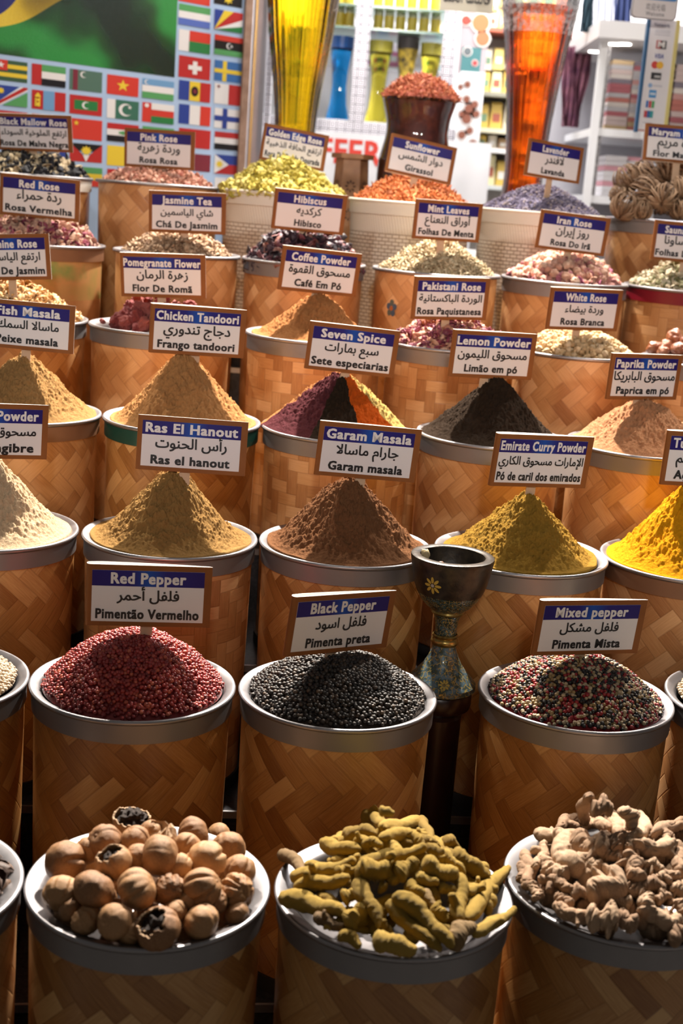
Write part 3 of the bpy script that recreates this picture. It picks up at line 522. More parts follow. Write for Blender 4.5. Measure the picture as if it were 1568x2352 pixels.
for k,(cx,cy,cz,yaw,tilt,roll,w,h) in SIG.items():
    if ROWOF[k]>=4 and k not in('gold','coff'):   # planted in the front slope of its heap
        q_=(cy-.055)/cy;cx*=q_;cy*=q_;cz=CZ+(cz-CZ)*q_;w*=q_;h*=q_
    T=TXT[k]; R=Matrix.Rotation(yaw,3,'Z')@Matrix.Rotation(-tilt,3,'X')@Matrix.Rotation(-roll,3,'Y')
    base=Vector((cx,cy,cz))-R@Vector((0,0,h/2))
    kind=T[0].lower() if k not in('iran','pak','emir','mary') else T[0]
    kk={'papr':'paprika'}.get(k,T[0])
    e=empty('spice_card',base,'folded brown card lettered %s, on a stick in its heap'%kk,'sign','name cards on the heaps',R.to_euler())
    g=random.uniform(.006,.011); t=.0007
    # folded sheet seen from above: front sheet, rounded fold at the left, bellied back sheet
    xs=np.linspace(w/2,-w/2+g/2,10); out=[(x,0) for x in xs]+arc(-w/2+g/2,g/2,g/2,-PI/2,-PI*1.5,9)[1:]
    for x in np.linspace(-w/2+g/2,w/2-.002,12)[1:]:
        s=(x+w/2)/w; out.append((x,g*(1-s**2)+.0015))
    out=np.array(out);tn=np.gradient(out,axis=0);tn/=np.linalg.norm(tn,axis=1,keepdims=True);nn=np.stack([tn[:,1],-tn[:,0]],1)
    inn=out+nn*t*np.where(True,1,1)
    # make sure the inner line lies between the sheets
    if inn[0][1]<0: inn=out-nn*t
    m=len(out);V=[];
    for z in(0,h):
        V+=[(a,b,z) for a,b in out];V+=[(a,b,z) for a,b in inn]
    F=[];MI=[]
    for i in range(m-1):
        F.append((i,i+1,2*m+i+1,2*m+i));MI.append(0)
        F.append((m+i+1,m+i,3*m+i,3*m+i+1));MI.append(1)
        F.append((2*m+i,2*m+i+1,3*m+i+1,3*m+i));MI.append(1)
        F.append((i+1,i,m+i,m+i+1));MI.append(1)
    for i in(0,m-1): F.append((i,2*m+i,3*m+i,m+i));MI.append(1)
    b=MB();b.add(V,F);b.m=MI;b.build('folded_card',[BROWN,CARDIN],e)
    l,r_,bt,tp=-w/2+.045*w,w/2-.06*w,.075*h,.91*h
    y=-.0003
    sh=MB().add([(l,y,bt),(r_,y,bt),(r_,y,tp),(l,y,tp),(l,0,bt),(r_,0,bt),(r_,0,tp),(l,0,tp)],[(0,1,2,3),(0,4,5,1),(1,5,6,2),(2,6,7,3),(3,7,4,0)]).build('printed_sheet',PAPER,e,smooth=False)
    bb=.655*h
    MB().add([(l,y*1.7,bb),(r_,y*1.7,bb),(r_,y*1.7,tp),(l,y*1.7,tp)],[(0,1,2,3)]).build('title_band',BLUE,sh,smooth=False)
    mx=(l+r_)/2
    lettering('title_lettering',T[0],T[3]*w,.168*h,mx,.703*h,WHITEINK,sh,.040,.05)
    lettering('arabic_lettering',T[1],T[4]*w,.2*h,mx,.43*h,INK,sh,.021,0,arab=True)
    lettering('lower_lettering',T[2],T[5]*w,.152*h,mx,.128*h,INK,sh,.040,.045)
    zb=BAR[k][2]+BAR[k][4]
    L=max(base.z-zb,0)+.045
    MB().box((random.uniform(-.006,.004)-.004,g*.45,(h*.55-L)/2),(.0165,.0016,h*.55+L)).build('stick',STICK,e,smooth=False)

# ---------------------------------------------------------------- countable pieces in the dishes
def remesh_blob(name,balls,vox,smooth,dis,seed,mats):
    b=MB();v0,f0=ico(3)
    for (c,r) in balls: b.add(v0*np.array(r)+np.array(c),[tuple(q) for q in f0])
    me=b.mesh(name,[],False);o=bpy.data.objects.new('tmp',me);COL.objects.link(o)
    m=o.modifiers.new('r','REMESH');m.mode='VOXEL';m.voxel_size=vox
    m=o.modifiers.new('s','SMOOTH');m.factor=.5;m.iterations=smooth
    dg=bpy.context.evaluated_depsgraph_get();dg.update();me2=bpy.data.meshes.new_from_object(o.evaluated_get(dg))
    bpy.data.objects.remove(o);bpy.data.meshes.remove(me)
    n=len(me2.vertices);co=np.zeros(n*3,np.float32);me2.vertices.foreach_get('co',co);co=co.reshape(-1,3)
    no=np.zeros(n*3,np.float32);me2.vertices.foreach_get('normal',no);no=no.reshape(-1,3)
    co=co+no*dis(co)[:,None];me2.vertices.foreach_set('co',co.astype(np.float32).ravel())
    me2.polygons.foreach_set('use_smooth',[True]*len(me2.polygons));me2.name=name
    me2.materials.clear()
    for q in mats:me2.materials.append(q)
    me2.update();return me2
def hit(px,py,key,H):
    x,y,z,R,_=BAR[key];a=at(px,py,y-.2);b=at(px,py,y+.2)
    for i in range(401):
        p=a.lerp(b,i/400);r=math.hypot(p.x-x,p.y-y)
        if r<R*1.02 and p.z<=z+float(H(r)):return p
        if r>=R*1.02 and p.z<z-.0 and p.y>y: return p
    return at(px,py,y)
_seen={}
CLK=['twelve','one','two','three','four','five','six','seven','eight','nine','ten','eleven']
def clock_labels(items,base,where,cat,group):
    """items: (object, x, y, size, adjective) -> one distinct label each"""
    d={}
    for it in items:
        o,dx,dy,R,size,adj=it
        r=math.hypot(dx,dy)/R;c=CLK[int(round(math.degrees(math.atan2(dx,dy))/30))%12]
        ring='on top of' if r<.28 else 'midway down' if r<.68 else 'at the edge of'
        s=('%s %s %s the %s'%(adj,base,ring,where)).strip()+(', %s o\'clock'%c)
        d.setdefault(s,[]).append((size,o))
    for s,l in d.items():
        l.sort(key=lambda q:-q[0])
        for i,(sz,o) in enumerate(l):
            n=len(l)
            ex='' if n==1 else ', larger one' if (n==2 and i==0) else ', smaller one' if n==2 else ', '+['biggest','second biggest','third biggest','fourth biggest','fifth biggest','sixth biggest'][min(i,5)]
            tag(o,s+ex,cat,group)
def obj_mat(name,c1,c2,c3,scale,rough,bump,bd,dark=None,**kw):   # colour varied per piece
    t=NT(name);rnd=t.n('ShaderNodeObjectInfo').outputs['Random'];f=t.noise(scale,5)
    c=t.ramp(t.m('ADD',t.m('MULTIPLY',f,.75),t.m('MULTIPLY',rnd,.38)),[(.25,c1),(.52,c2),(.85,c3)])
    if dark:
        g=t.noise(scale*3.1,3);c=t.mix(t.ramp(g,[(.55,(0,0,0)),(.66,(.8,.8,.8))]),c,dark)
    t.P(Base_Color=c,Roughness=rough,**kw);t.bump(t.noise(scale*4,4),bump,bd);return t.mat
# dried limes
LIMEM=obj_mat('dried_lime_skin',(.19,.08,.03),(.39,.20,.085),(.57,.33,.15),24,.55,.3,.0015)
LIMEDARK=rough_mat('lime_pulp_black',(.012,.008,.006),(.06,.03,.018),60,.6,.6,.004)
LIMEIN=rough_mat('lime_shell_inside',(.35,.2,.1),(.6,.42,.26),50,.7,.4,.003)
IC5=ico(5)
def lime_geo(seed,npl,dep,wr=.0):
    g=np.random.default_rng(seed);v,f=IC5;v=v.copy();th=np.arccos(np.clip(v[:,2],-1,1));ph=np.arctan2(v[:,1],v[:,0]);r=np.ones(len(v))
    for q in range(npl):
        p0=q*2*PI/npl+g.normal()*.2;d=(ph-p0+PI)%(2*PI)-PI;dd=dep*g.uniform(.2,1.5);ww=g.uniform(.07,.16)
        env=np.exp(-((th-PI*.42-g.normal()*.2)/.75)**2)
        r-=2.4*dd*np.exp(-(d/ww)**2)*env; r+=dd*.6*np.exp(-(d/(ww*2.6))**2)*env
    r+=.05*fbm(v*1.3+seed*3,3)+wr*np.abs(fbm(v*3+seed,3))*-1
    r-=.13*np.exp(-(th/.24)**2);r+=.11*np.exp(-(th/.07)**2);r-=.06*np.exp(-((PI-th)/.2)**2)
    r+=.008*fbm(v*9+seed,2)
    return v*r[:,None]*np.array([1,1,g.uniform(.86,.98)]),f
def lime_mesh(*a): v,f=lime_geo(*a);return fast_mesh('dried_lime',v,f,LIMEM)
LM=[lime_mesh(1,9,.05),lime_mesh(2,7,.012),lime_mesh(3,6,.09),lime_mesh(4,10,.03),lime_mesh(5,8,.07,.10)]
def broken_lime(seed,ang):
    v,f=lime_geo(seed,8,.03);d=v/np.linalg.norm(v,axis=1,keepdims=True)
    lim=math.cos(math.radians(ang))+.16*fbm(d*4+seed,3)
    keep=(d[:,2]<lim);ff=f[keep[f].all(1)]
    inn=v*.9
    # boundary edges
    from collections import Counter
    E=Counter(tuple(sorted((a,b))) for t in ff for a,b in((t[0],t[1]),(t[1],t[2]),(t[2],t[0])))
    S=[]
    for t in ff:
        for a,b in((t[0],t[1]),(t[1],t[2]),(t[2],t[0])):
            if E[tuple(sorted((a,b)))]==1:S+=[(b,a,a+len(v)),(b,a+len(v),b+len(v))]
    F=np.concatenate([ff,ff[:,::-1]+len(v),np.array(S)]);mi=np.r_[np.zeros(len(ff)),np.ones(len(ff)+len(S))]
    sh=fast_mesh('lime_shell',np.concatenate([v,inn]),F,[LIMEM,LIMEIN],True,mi)
    p,pf=ico(5);r=.72+.22*fbm(p*3.5+seed,4);pl=fast_mesh('lime_pulp',p*r[:,None]*np.array([1,1,.8])-np.array([0,0,.06]),pf,LIMEDARK)
    return sh,pl
# px, py, diameter in px, shape, lift towards the viewer, adjective
LIMES=[(153,1977,96,2,.2,'creased tan'),(242,1932,82,3,.3,'smooth upper'),(145,2052,92,0,.1,'striped brown'),(222,2033,94,1,.75,'round pale smooth'),(319,2035,96,0,.6,'deeply pleated'),(371,1955,94,1,.8,'round topmost'),(477,1971,90,2,.5,'pale dimpled'),(524,1948,80,3,0,'tan'),(466,2031,90,2,.7,'dark stained'),(543,2044,84,4,.3,'shrivelled'),(390,2044,74,4,0,'wrinkled brown'),(267,2110,82,1,.5,'small striped pale'),(464,2114,84,3,.3,'tan'),(197,2116,72,4,-.2,'shaded brown'),(309,1930,68,3,-.1,'plain'),(443,1917,78,3,-.2,'plain'),(431,1945,66,0,-.2,'plain'),(199,1957,62,3,-.5,'half hidden'),(551,2000,74,2,0,'plain'),(410,1994,64,0,-.3,'half hidden'),(315,1972,62,1,-.5,'half hidden'),(398,2100,62,3,-.4,'half hidden'),(431,2077,62,1,-.5,'half hidden'),(493,2075,62,4,-.5,'half hidden'),(545,2103,58,1,-.4,'half hidden'),(298,2142,60,2,-.3,'half hidden'),(160,2095,60,1,-.6,'half hidden'),(250,1990,60,0,-.8,'half hidden'),(350,1915,60,0,-.5,'half hidden'),(500,1925,62,1,-.5,'half hidden')]
HL=lambda r:.006+.042*(1-(r/.12)**2)
its=[];lx,ly=BAR['lime'][:2]
toc=-cF
for i,(px,py,d,s,lf,adj) in enumerate(LIMES):
    p=hit(px,py,'lime',HL);dd=(p-Vector((0,0,CZ))).dot(cF);r=d*dd/FPX/2
    o=link(bpy.data.objects.new('dried_lime',LM[s]));p=p+toc*(r*lf);o.location=p
    zmin=BAR['lime'][2]-.045+r
    rr=random.Random(i);o.rotation_euler=(rr.uniform(.2,2.2),rr.uniform(-.9,.9),rr.uniform(0,6));o.scale=(r*1.02,)*3
    its.append((o,p.x-lx,p.y-ly,.125,r,adj))
FR=random.Random(5)
for i,(a,r) in enumerate([(q*2*PI/16+.2*(q%2),.098) for q in range(16)]+[(q*2*PI/9,.055) for q in range(9)]+[(0,0)]):
    o=link(bpy.data.objects.new('dried_lime',LM[i%5]));o.location=(lx+r*math.cos(a),ly+r*math.sin(a),BAR['lime'][2]-.024+.012*(1-(r/.1)**2));o.rotation_euler=(FR.uniform(0,6),FR.uniform(0,6),0);o.scale=(FR.uniform(.017,.0205),)*3
    tag(o,'dried lime half buried under the upper limes of the front dish','dried lime','buried dried limes')
clock_labels(its,'dried lime','lime heap','dried lime','dried limes in the front dish')
for i,(px,py,d,rot,lf,lab,ang) in enumerate([(365,2127,104,(.35,-.45,.3),.4,'broken dried lime showing black pulp at the front of the lime dish',44),(265,1975,84,(-.1,-.5,.4),.6,'cracked dried lime with a black split top, left of the topmost lime',42),(284,1886,84,(.1,.05,0),.1,'open half shell of dried lime with dark pulp at the back of the heap',78)]):
    p=hit(px,py,'lime',HL);dd=(p-Vector((0,0,CZ))).dot(cF);r=d*dd/FPX/2;p=p+toc*(r*lf)
    if i==2:p=Vector((lx-.038,ly+.105,BAR['lime'][2]+.022))
    e=empty('broken_dried_lime',p,lab,'dried lime','dried limes in the front dish',rot)
    sh,pl=broken_lime(11+i,ang)
    for n_,m_ in(('shell',sh),('pulp',pl)):
        q=link(bpy.data.objects.new(n_,m_),e);q.scale=(r*1.02,)*3
p=hit(369,1905,'lime',HL)
g=np.random.default_rng(3);b=MB()
for q in range(5):
    v,f=PET[q%6];Rm=rotmats(1,g)[0];b.add((v@Rm.T)*.013+np.array([g.uniform(-.014,.014),g.uniform(-.006,.006),g.uniform(-.004,.008)]),[tuple(t) for t in f])
o=b.build('lime_shell_fragment',LIMEIN);o.location=p+toc*.02;tag(o,'crumpled pale shell fragment lying on top of the dried limes','dried lime')

# turmeric fingers
TURM=obj_mat('turmeric_skin',(.17,.095,.012),(.42,.26,.025),(.60,.39,.075),60,.8,.6,.002,(.17,.10,.02))
TURB=obj_mat('turmeric_brown',(.12,.065,.03),(.26,.16,.06),(.42,.28,.1),45,.8,.45,.0015,(.08,.045,.02))
def turm_variant(seed,bend,knob,taper):
    g=np.random.default_rng(seed);balls=[];n=26
    for i in range(n):
        t=i/(n-1)*2-1;r=(1-taper*(t*.5+.5))*(1-.30*abs(t)**6)*(1+.07*math.sin(t*5+seed))
        balls.append(((t*3.4,bend*(1-t*t)*1.2+.15*math.sin(t*4+seed),.15*math.cos(t*3+seed)),(r*.86,)*3))
    for q in range(knob):
        t=g.uniform(-.7,.7);a=g.uniform(0,6)
        for s in np.linspace(.3,1.5,5): balls.append(((t*3.4+s*.3,bend*(1-t*t)*1.2+s*math.cos(a),s*math.sin(a)),(.5-.12*s+.12,)*3))
    def dis(c): return .07*fbm(c*np.array([.9,.9,.9])+seed,3)+.014*np.sin(c[:,0]*5.5+seed+fbm(c*.8,2)*2.5)+.04*fbm(c*3+seed,2)-.10*np.clip(vnoise(c*1.6+seed*2)-.45,0,1)
    return remesh_blob('turmeric_finger',balls,.16,2,dis,seed,[TURM])
TV=[turm_variant(1,.12,0,.35),turm_variant(2,-.22,1,.4),turm_variant(3,.05,1,.2),turm_variant(4,.3,0,.5),turm_variant(5,-.1,0,.25),turm_variant(6,.05,0,.55),turm_variant(7,-.32,0,.3)]
TVB=[]
for m_ in TV:
    c=m_.copy();c.materials.clear();c.materials.append(TURB);TVB.append(c)
TF=[(170,345,300,445,72),(225,490,605,385,85),(245,545,570,500,76),(170,600,545,705,108),(395,300,620,340,76),(530,245,722,220,92),(460,285,535,225,55),(745,255,1012,232,72),(620,390,1008,292,86),(595,455,805,430,108),(845,485,965,395,95),(985,395,1190,490,95),(1100,335,1240,480,58),(1165,340,1385,480,92),(1245,705,1475,405,84),(1270,805,1522,660,70),(1190,745,1212,465,78),(825,575,1160,895,108),(775,625,1092,912,74),(600,490,745,775,95),(700,830,960,892,105),(505,815,635,885,72),(365,715,545,780,72),(545,780,645,655,92),(935,490,1085,535,66),(895,515,990,615,72),(990,560,1075,725,60),(1055,645,1135,740,82),(1145,860,1275,735,108),(1235,580,1345,525,60),(640,165,745,120,80),(690,130,765,205,70),(755,200,985,165,75),(970,145,1040,275,60),(735,95,825,110,52),(1110,275,1190,305,72),(1005,310,1115,340,70),(595,285,720,290,52),(530,640,610,590,80),(735,545,778,565,58),(420,770,455,800,40),(730,740,790,780,60),(640,300,760,300,60),(480,450,620,440,60),(760,470,860,520,70),(1080,560,1180,580,60),(880,640,960,560,60)]
HTU=lambda r:.016+.068*np.clip(1-np.asarray(r)/.13,-.1,1)
tx,ty=BAR['turm'][:2];its=[]
def ext(me):
    a=np.array([v.co[:] for v in me.vertices]);d=a.max(0)-a.min(0);return d/2
_ext={}
def lay(px0,py0,px1,py1,wpx,key,H,lift,i,meshes,nm,hl,hw,zs=1.0):
    A=hit(px0,py0,key,H);B=hit(px1,py1,key,H);c=(A+B)/2;dd=(c-Vector((0,0,CZ))).dot(cF);w=wpx*dd/FPX
    ex=(B-A);L=ex.length+1e-6;ex/=L
    n=Vector((0,-.45,.9));ez=(n-ex*n.dot(ex)).normalized();ey=ez.cross(ex)
    a=random.Random(i*7+3).uniform(-.5,.5);ez,ey=ez*math.cos(a)+ey*math.sin(a),ey*math.cos(a)-ez*math.sin(a)
    Rm=Matrix((ex,ey,ez)).transposed().to_4x4();Rm.translation=c+toc*(w*lift)
    if meshes.name not in _ext:_ext[meshes.name]=ext(meshes)
    E_=_ext[meshes.name];sy=w/2/(hw if hw<.5 or hw==.66 else E_[1]*.72);sz=sy*zs if hw!=.62 else w*.46/E_[2]
    o=link(bpy.data.objects.new(nm,meshes));o.matrix_world=Rm@Matrix.Diagonal((L/2/E_[0],sy,sz,1));return o,c,L,w
for i,(a,b,c,d,w) in enumerate(TF):
    k=.3954;o,cc,L,W=lay(580+a*k,1820+b*k,580+c*k,1820+d*k,w*k,'turm',HTU,[.35,.1,.2,.45,.0,.3,.1,.35,.75,.45,.5,.45,.5,.1,.75,.5,.5,.75,.55,.55,.4,.2,0,.2,.3,.25,.3,.1,.6,0][i] if i<30 else (.3 if i<37 else -.1),i,(TVB if i in(22,28,0,26) else TV)[i%7],'turmeric_finger',4.0,.66)
    adj=('short ' if L/W<2.1 else 'long ' if L/W>3.6 else '')+('brownish' if i in(22,28,0,26) else 'yellow')
    its.append((o,cc.x-tx,cc.y-ty,.13,L*W,adj))
FR=random.Random(21)
for i in range(64):   # lower layer showing between the others
    a=FR.uniform(0,2*PI);r=.115*math.sqrt(FR.random());b=FR.uniform(0,PI);L=FR.uniform(.04,.058);w=FR.uniform(.017,.022);x=tx+r*math.cos(a);y=ty+r*math.sin(a)
    z=BAR['turm'][2]+float(HTU(r))-.014;m=TV[i%7]
    if m.name not in _ext:_ext[m.name]=ext(m)
    E_=_ext[m.name];o=link(bpy.data.objects.new('turmeric_finger',m));k=max(0,(r+L*.5*abs(math.cos(b-a))-.118));x-=k*math.cos(a);y-=k*math.sin(a)
    o.matrix_world=Matrix.Translation((x,y,z))@Matrix.Rotation(b,4,'Z')@Matrix.Rotation(FR.uniform(-.25,.25),4,'Y')@Matrix.Diagonal((L/2/E_[0],w/2/E_[1],w/2/E_[2],1))
    tag(o,'turmeric finger half buried under the upper fingers of the front turmeric dish','turmeric','buried turmeric fingers')
clock_labels(its,'turmeric finger','turmeric heap','turmeric','turmeric fingers in the front dish')

# dried ginger
GINM=obj_mat('dried_ginger_skin',(.22,.13,.075),(.43,.27,.165),(.59,.42,.28),30,.85,.4,.002,(.2,.12,.07))
def ginger_variant(seed,nl):
    g=np.random.default_rng(seed);balls=[]
    for i in range(14):
        t=i/13*2-1;balls.append(((t*1.05,.16*math.sin(t*3+seed),0),(.36,.40*(1-.25*abs(t)**2)*(1+.15*math.sin(5*t+seed)),.30)))
    for q in range(nl):
        t=g.uniform(-.85,.85);a=g.choice([-1,1])*g.uniform(.6,1.3);
        for s in np.linspace(.2,.72,6): balls.append(((t+s*.5*math.cos(a),s*1.0*math.sin(a),g.normal()*.02),(.26-.1*s,.24-.1*s,.22-.06*s)))
    def dis(c): return .07*fbm(c*1.5+seed,2)+.018*fbm(c*6+seed,2)-.06*np.clip(np.abs(vnoise(c*2.2+seed*3))*-6+1,0,1)
    return remesh_blob('dried_ginger',balls,.055,2,dis,seed,[GINM])
GV=[ginger_variant(1,0),ginger_variant(2,1),ginger_variant(3,1),ginger_variant(4,2),ginger_variant(5,2),ginger_variant(6,3),ginger_variant(7,0)]
# cx,cy,length,width,angle(deg, image),variant
GF=[(840,170,235,80,100,0),(960,160,180,150,10,6),(715,270,210,120,-25,1),(640,375,370,130,5,5),(420,620,300,85,88,0),(515,530,240,110,110,1),(690,500,340,230,60,3),(640,640,170,140,20,2),(640,720,310,125,20,1),(875,440,270,220,30,5),(940,290,230,120,15,1),(1070,290,170,140,70,6),(1165,235,200,100,65,0),(1265,295,170,85,80,0),(1440,315,270,110,-22,2),(1040,425,180,170,40,6),(1180,405,180,130,-55,1),(1360,460,340,165,0,4),(1190,605,270,170,60,2),(1060,530,130,100,30,6),(1000,740,330,250,-35,3),(1440,670,200,100,-5,1),(740,950,340,140,20,4),(960,970,270,210,20,5),(1120,990,240,170,15,2),(1290,885,210,160,75,4),(1420,990,300,150,15,3),(1515,1100,150,120,-20,0),(1410,825,130,90,-15,6),(1330,740,220,90,5,0),(385,650,150,70,95,0),(1535,560,260,140,80,2),(1520,370,180,110,10,1),(790,800,140,90,-10,0),(1215,790,170,150,30,6),(480,800,140,90,80,6),(1540,790,180,120,20,2),(1530,900,160,120,40,1),(560,600,150,90,70,0),(1350,600,170,110,20,1),(900,600,180,130,10,2),(1650,420,260,150,20,4),(1680,600,260,150,60,3),(1650,780,250,150,10,5),(1680,950,240,140,-10,2),(1800,650,240,140,40,1),(1790,480,220,120,80,0),(1620,1060,220,120,0,4),(1850,820,200,130,60,2),(1240,480,180,120,10,1),(1100,860,200,130,0,2),(700,860,170,110,30,1)]
HG=lambda r:.012+.066*np.clip(1-np.asarray(r)/.135,-.1,1)
gx,gy=BAR['ging'][:2];its=[]
for i,(a,b,L,w,an,v) in enumerate(GF):
    k=.3112;ca,sa=math.cos(math.radians(an)),math.sin(math.radians(an));L2=L*.46
    o,cc,LL,W=lay(1080+(a-ca*L2)*k,1800+(b-sa*L2)*k,1080+(a+ca*L2)*k,1800+(b+sa*L2)*k,w*k,'ging',HG,.35 if i<30 else .05,i,GV[v],'dried_ginger',1.35,.62 if v else .31,1.1)
    adj='knobbly' if v in(2,3,4,5) else 'stubby' if L/w<1.5 else 'slim'
    its.append((o,cc.x-gx,cc.y-gy,.14,LL*W,adj))
for i in range(44):
    a=FR.uniform(0,2*PI);r=.118*math.sqrt(FR.random());b=FR.uniform(0,PI);L=FR.uniform(.04,.058);w=FR.uniform(.026,.036);x=gx+r*math.cos(a);y=gy+r*math.sin(a)
    z=BAR['ging'][2]+float(HG(r))-.022;m=GV[i%7]
    if m.name not in _ext:_ext[m.name]=ext(m)
    E_=_ext[m.name];o=link(bpy.data.objects.new('dried_ginger',m));k=max(0,(r+L*.5*abs(math.cos(b-a))-.12));x-=k*math.cos(a);y-=k*math.sin(a)
    o.matrix_world=Matrix.Translation((x,y,z))@Matrix.Rotation(b,4,'Z')@Matrix.Rotation(FR.uniform(-.25,.25),4,'Y')@Matrix.Diagonal((L/2/E_[0],w/2/E_[1],w/2/E_[2],1))
    tag(o,'ginger piece half buried under the upper pieces of the front ginger dish','dried ginger','buried ginger pieces')
clock_labels(its,'dried ginger piece','ginger heap','dried ginger','dried ginger in the front dish')

# pomegranate flowers
POMM=obj_mat('pomegranate_flower',(.16,.025,.025),(.36,.06,.06),(.50,.16,.13),40,.7,.6,.003,(.10,.03,.02))
def pome_variant(seed):
    v,f=IC5;r=.85+.22*fbm(v*2.2+seed*7,4)-.12*np.abs(fbm(v*4+seed,3));return fast_mesh('pomegranate_flower',v*r[:,None]*np.array([1.15,.95,.9]),f,POMM)
PV=[pome_variant(i) for i in range(4)]
HP=lambda r:.006+.052*np.clip(1-(np.asarray(r)/.115)**1.4,-.1,1)
its=[];ox,oy=BAR['pome'][:2]
for i,(px,py,d) in enumerate([(316,697,44),(322,714,46),(332,690,40),(291,725,44),(268,740,44),(290,744,40),(317,735,52),(330,748,42),(340,712,46),(316,754,30),(236,738,15),(435,704,34),(376,720,50),(402,714,48),(430,736,50),(455,742,44),(400,744,50),(362,742,46),(372,690,44),(300,708,36)]):
    p=hit(px,py,'pome',HP);dd=(p-Vector((0,0,CZ))).dot(cF);r=d*dd/FPX/2
    o=link(bpy.data.objects.new('pomegranate_flower',PV[i%4]));o.location=p+toc*r*.3;o.scale=(r,)*3;rr=random.Random(i);o.rotation_euler=(rr.uniform(0,6),rr.uniform(0,6),rr.uniform(0,6))
    its.append((o,p.x-ox,p.y-oy,.12,r,'dark pink'))
clock_labels(its,'pomegranate flower','pomegranate flower heap','dried flower','pomegranate flowers in their dish')
# shiny brown fruit
DATM=obj_mat('shiny_brown_fruit',(.11,.03,.015),(.28,.09,.04),(.45,.19,.09),30,.22,.3,.003,Coat_Weight=.6)
def date_variant(seed):
    v,f=IC5;ph=np.arctan2(v[:,1],v[:,0]);r=1-.10*np.abs(np.sin(ph*4+seed+fbm(v*1.5+seed,2)))*(1-v[:,2]**2)+.12*fbm(v*1.6+seed*3,3);return fast_mesh('brown_fruit',v*r[:,None]*np.array([1,.95,.8]),f,DATM)
DV=[date_variant(i) for i in range(3)]
HD=lambda r:.006+.05*np.clip(1-(np.asarray(r)/.118)**1.5,-.1,1)
its=[];ox,oy=BAR['dates'][:2]
for i,(px,py,d) in enumerate([(1502,801,40),(1530,796,38),(1548,777,44),(1522,808,30),(1558,803,40),(1580,785,44),(1600,768,44),(1590,805,42),(1620,790,44),(1640,805,40),(1615,812,36)]):
    p=hit(px,py,'dates',HD);dd=(p-Vector((0,0,CZ))).dot(cF);r=d*dd/FPX/2
    o=link(bpy.data.objects.new('brown_dried_fruit',DV[i%3]));o.location=p+toc*r*.2;o.scale=(r,)*3;rr=random.Random(i);o.rotation_euler=(rr.uniform(0,1),rr.uniform(0,1),rr.uniform(0,6))
    its.append((o,p.x-ox,p.y-oy,.12,r,'shiny wrinkled'))
FR=random.Random(8)
for i in range(30):
    a=i*2.39996;r=.108*math.sqrt((i+.5)/30);o=link(bpy.data.objects.new('brown_dried_fruit',DV[i%3]));s=FR.uniform(.015,.019)
    o.location=(ox+r*math.cos(a),oy+r*math.sin(a),BAR['dates'][2]-.012+.030*(1-(r/.115)**2));o.scale=(s,)*3;o.rotation_euler=(FR.uniform(0,1),FR.uniform(0,1),FR.uniform(0,6))
    tag(o,'brown fruit half buried under the upper fruit of the right edge dish','dried fruit','buried brown fruit')
clock_labels(its,'brown fruit','fruit heap','dried fruit','shiny brown fruit at the right edge')
# curled maryam flowers
MARM=island_mat('maryam_stem',[(0,(.13,.07,.035)),(.5,(.28,.165,.09)),(1,(.44,.29,.18))],.8,.35,200,.3)
def maryam(seed):
    g=np.random.default_rng(seed);b=MB()
    for q in range(64):
        ph=g.uniform(0,2*PI);tm=g.uniform(.62,.95);k=g.uniform(.72,1.0);sw=g.normal()*.5
        t=np.linspace(.03,tm,9);pr=k*np.sin(PI*t)*(1-.25*t);pz=-np.cos(PI*t)*.85*k
        a=ph+sw*t*t+.1*np.sin(9*t+q)
        b.tube(np.stack([pr*np.cos(a),pr*np.sin(a),pz],1),np.linspace(.055,.022,9)*g.uniform(.7,1.3),5)
    v,f=ico(2);b.add(v*.45+np.array([0,0,-.3]),[tuple(q) for q in f]);return b.mesh('maryam_flower',MARM)
MV=[maryam(i) for i in range(4)]
its=[];ox,oy,oz=BAR['mary'][:3]
for i,(px,py,d,dy) in enumerate([(1437,472,80,-.09),(1440,408,78,-.03),(1478,438,86,-.075),(1505,392,98,.0),(1522,455,90,-.1),(1552,380,100,.02),(1568,440,92,-.085),(1418,446,50,-.06),(1608,395,96,0),(1615,462,84,-.1),(1640,430,84,-.05),(1475,482,56,-.11),(1470,395,70,.05),(1580,410,80,.0),(1500,430,80,0),(1560,480,60,-.12)]):
    p=at(px,py,oy+dy);dd=(p-Vector((0,0,CZ))).dot(cF);r=d*dd/FPX/2
    o=link(bpy.data.objects.new('maryam_flower',MV[i%4]));o.location=p;o.scale=(r,)*3;rr=random.Random(i+50);o.rotation_euler=(rr.uniform(-1.2,1.2),rr.uniform(-1.2,1.2),rr.uniform(0,6))
    its.append((o,p.x-ox,p.z-oz-.06,.11,r,'curled brown'))
clock_labels(its,'maryam flower ball','maryam heap','dried flower','maryam flower balls at the right edge')
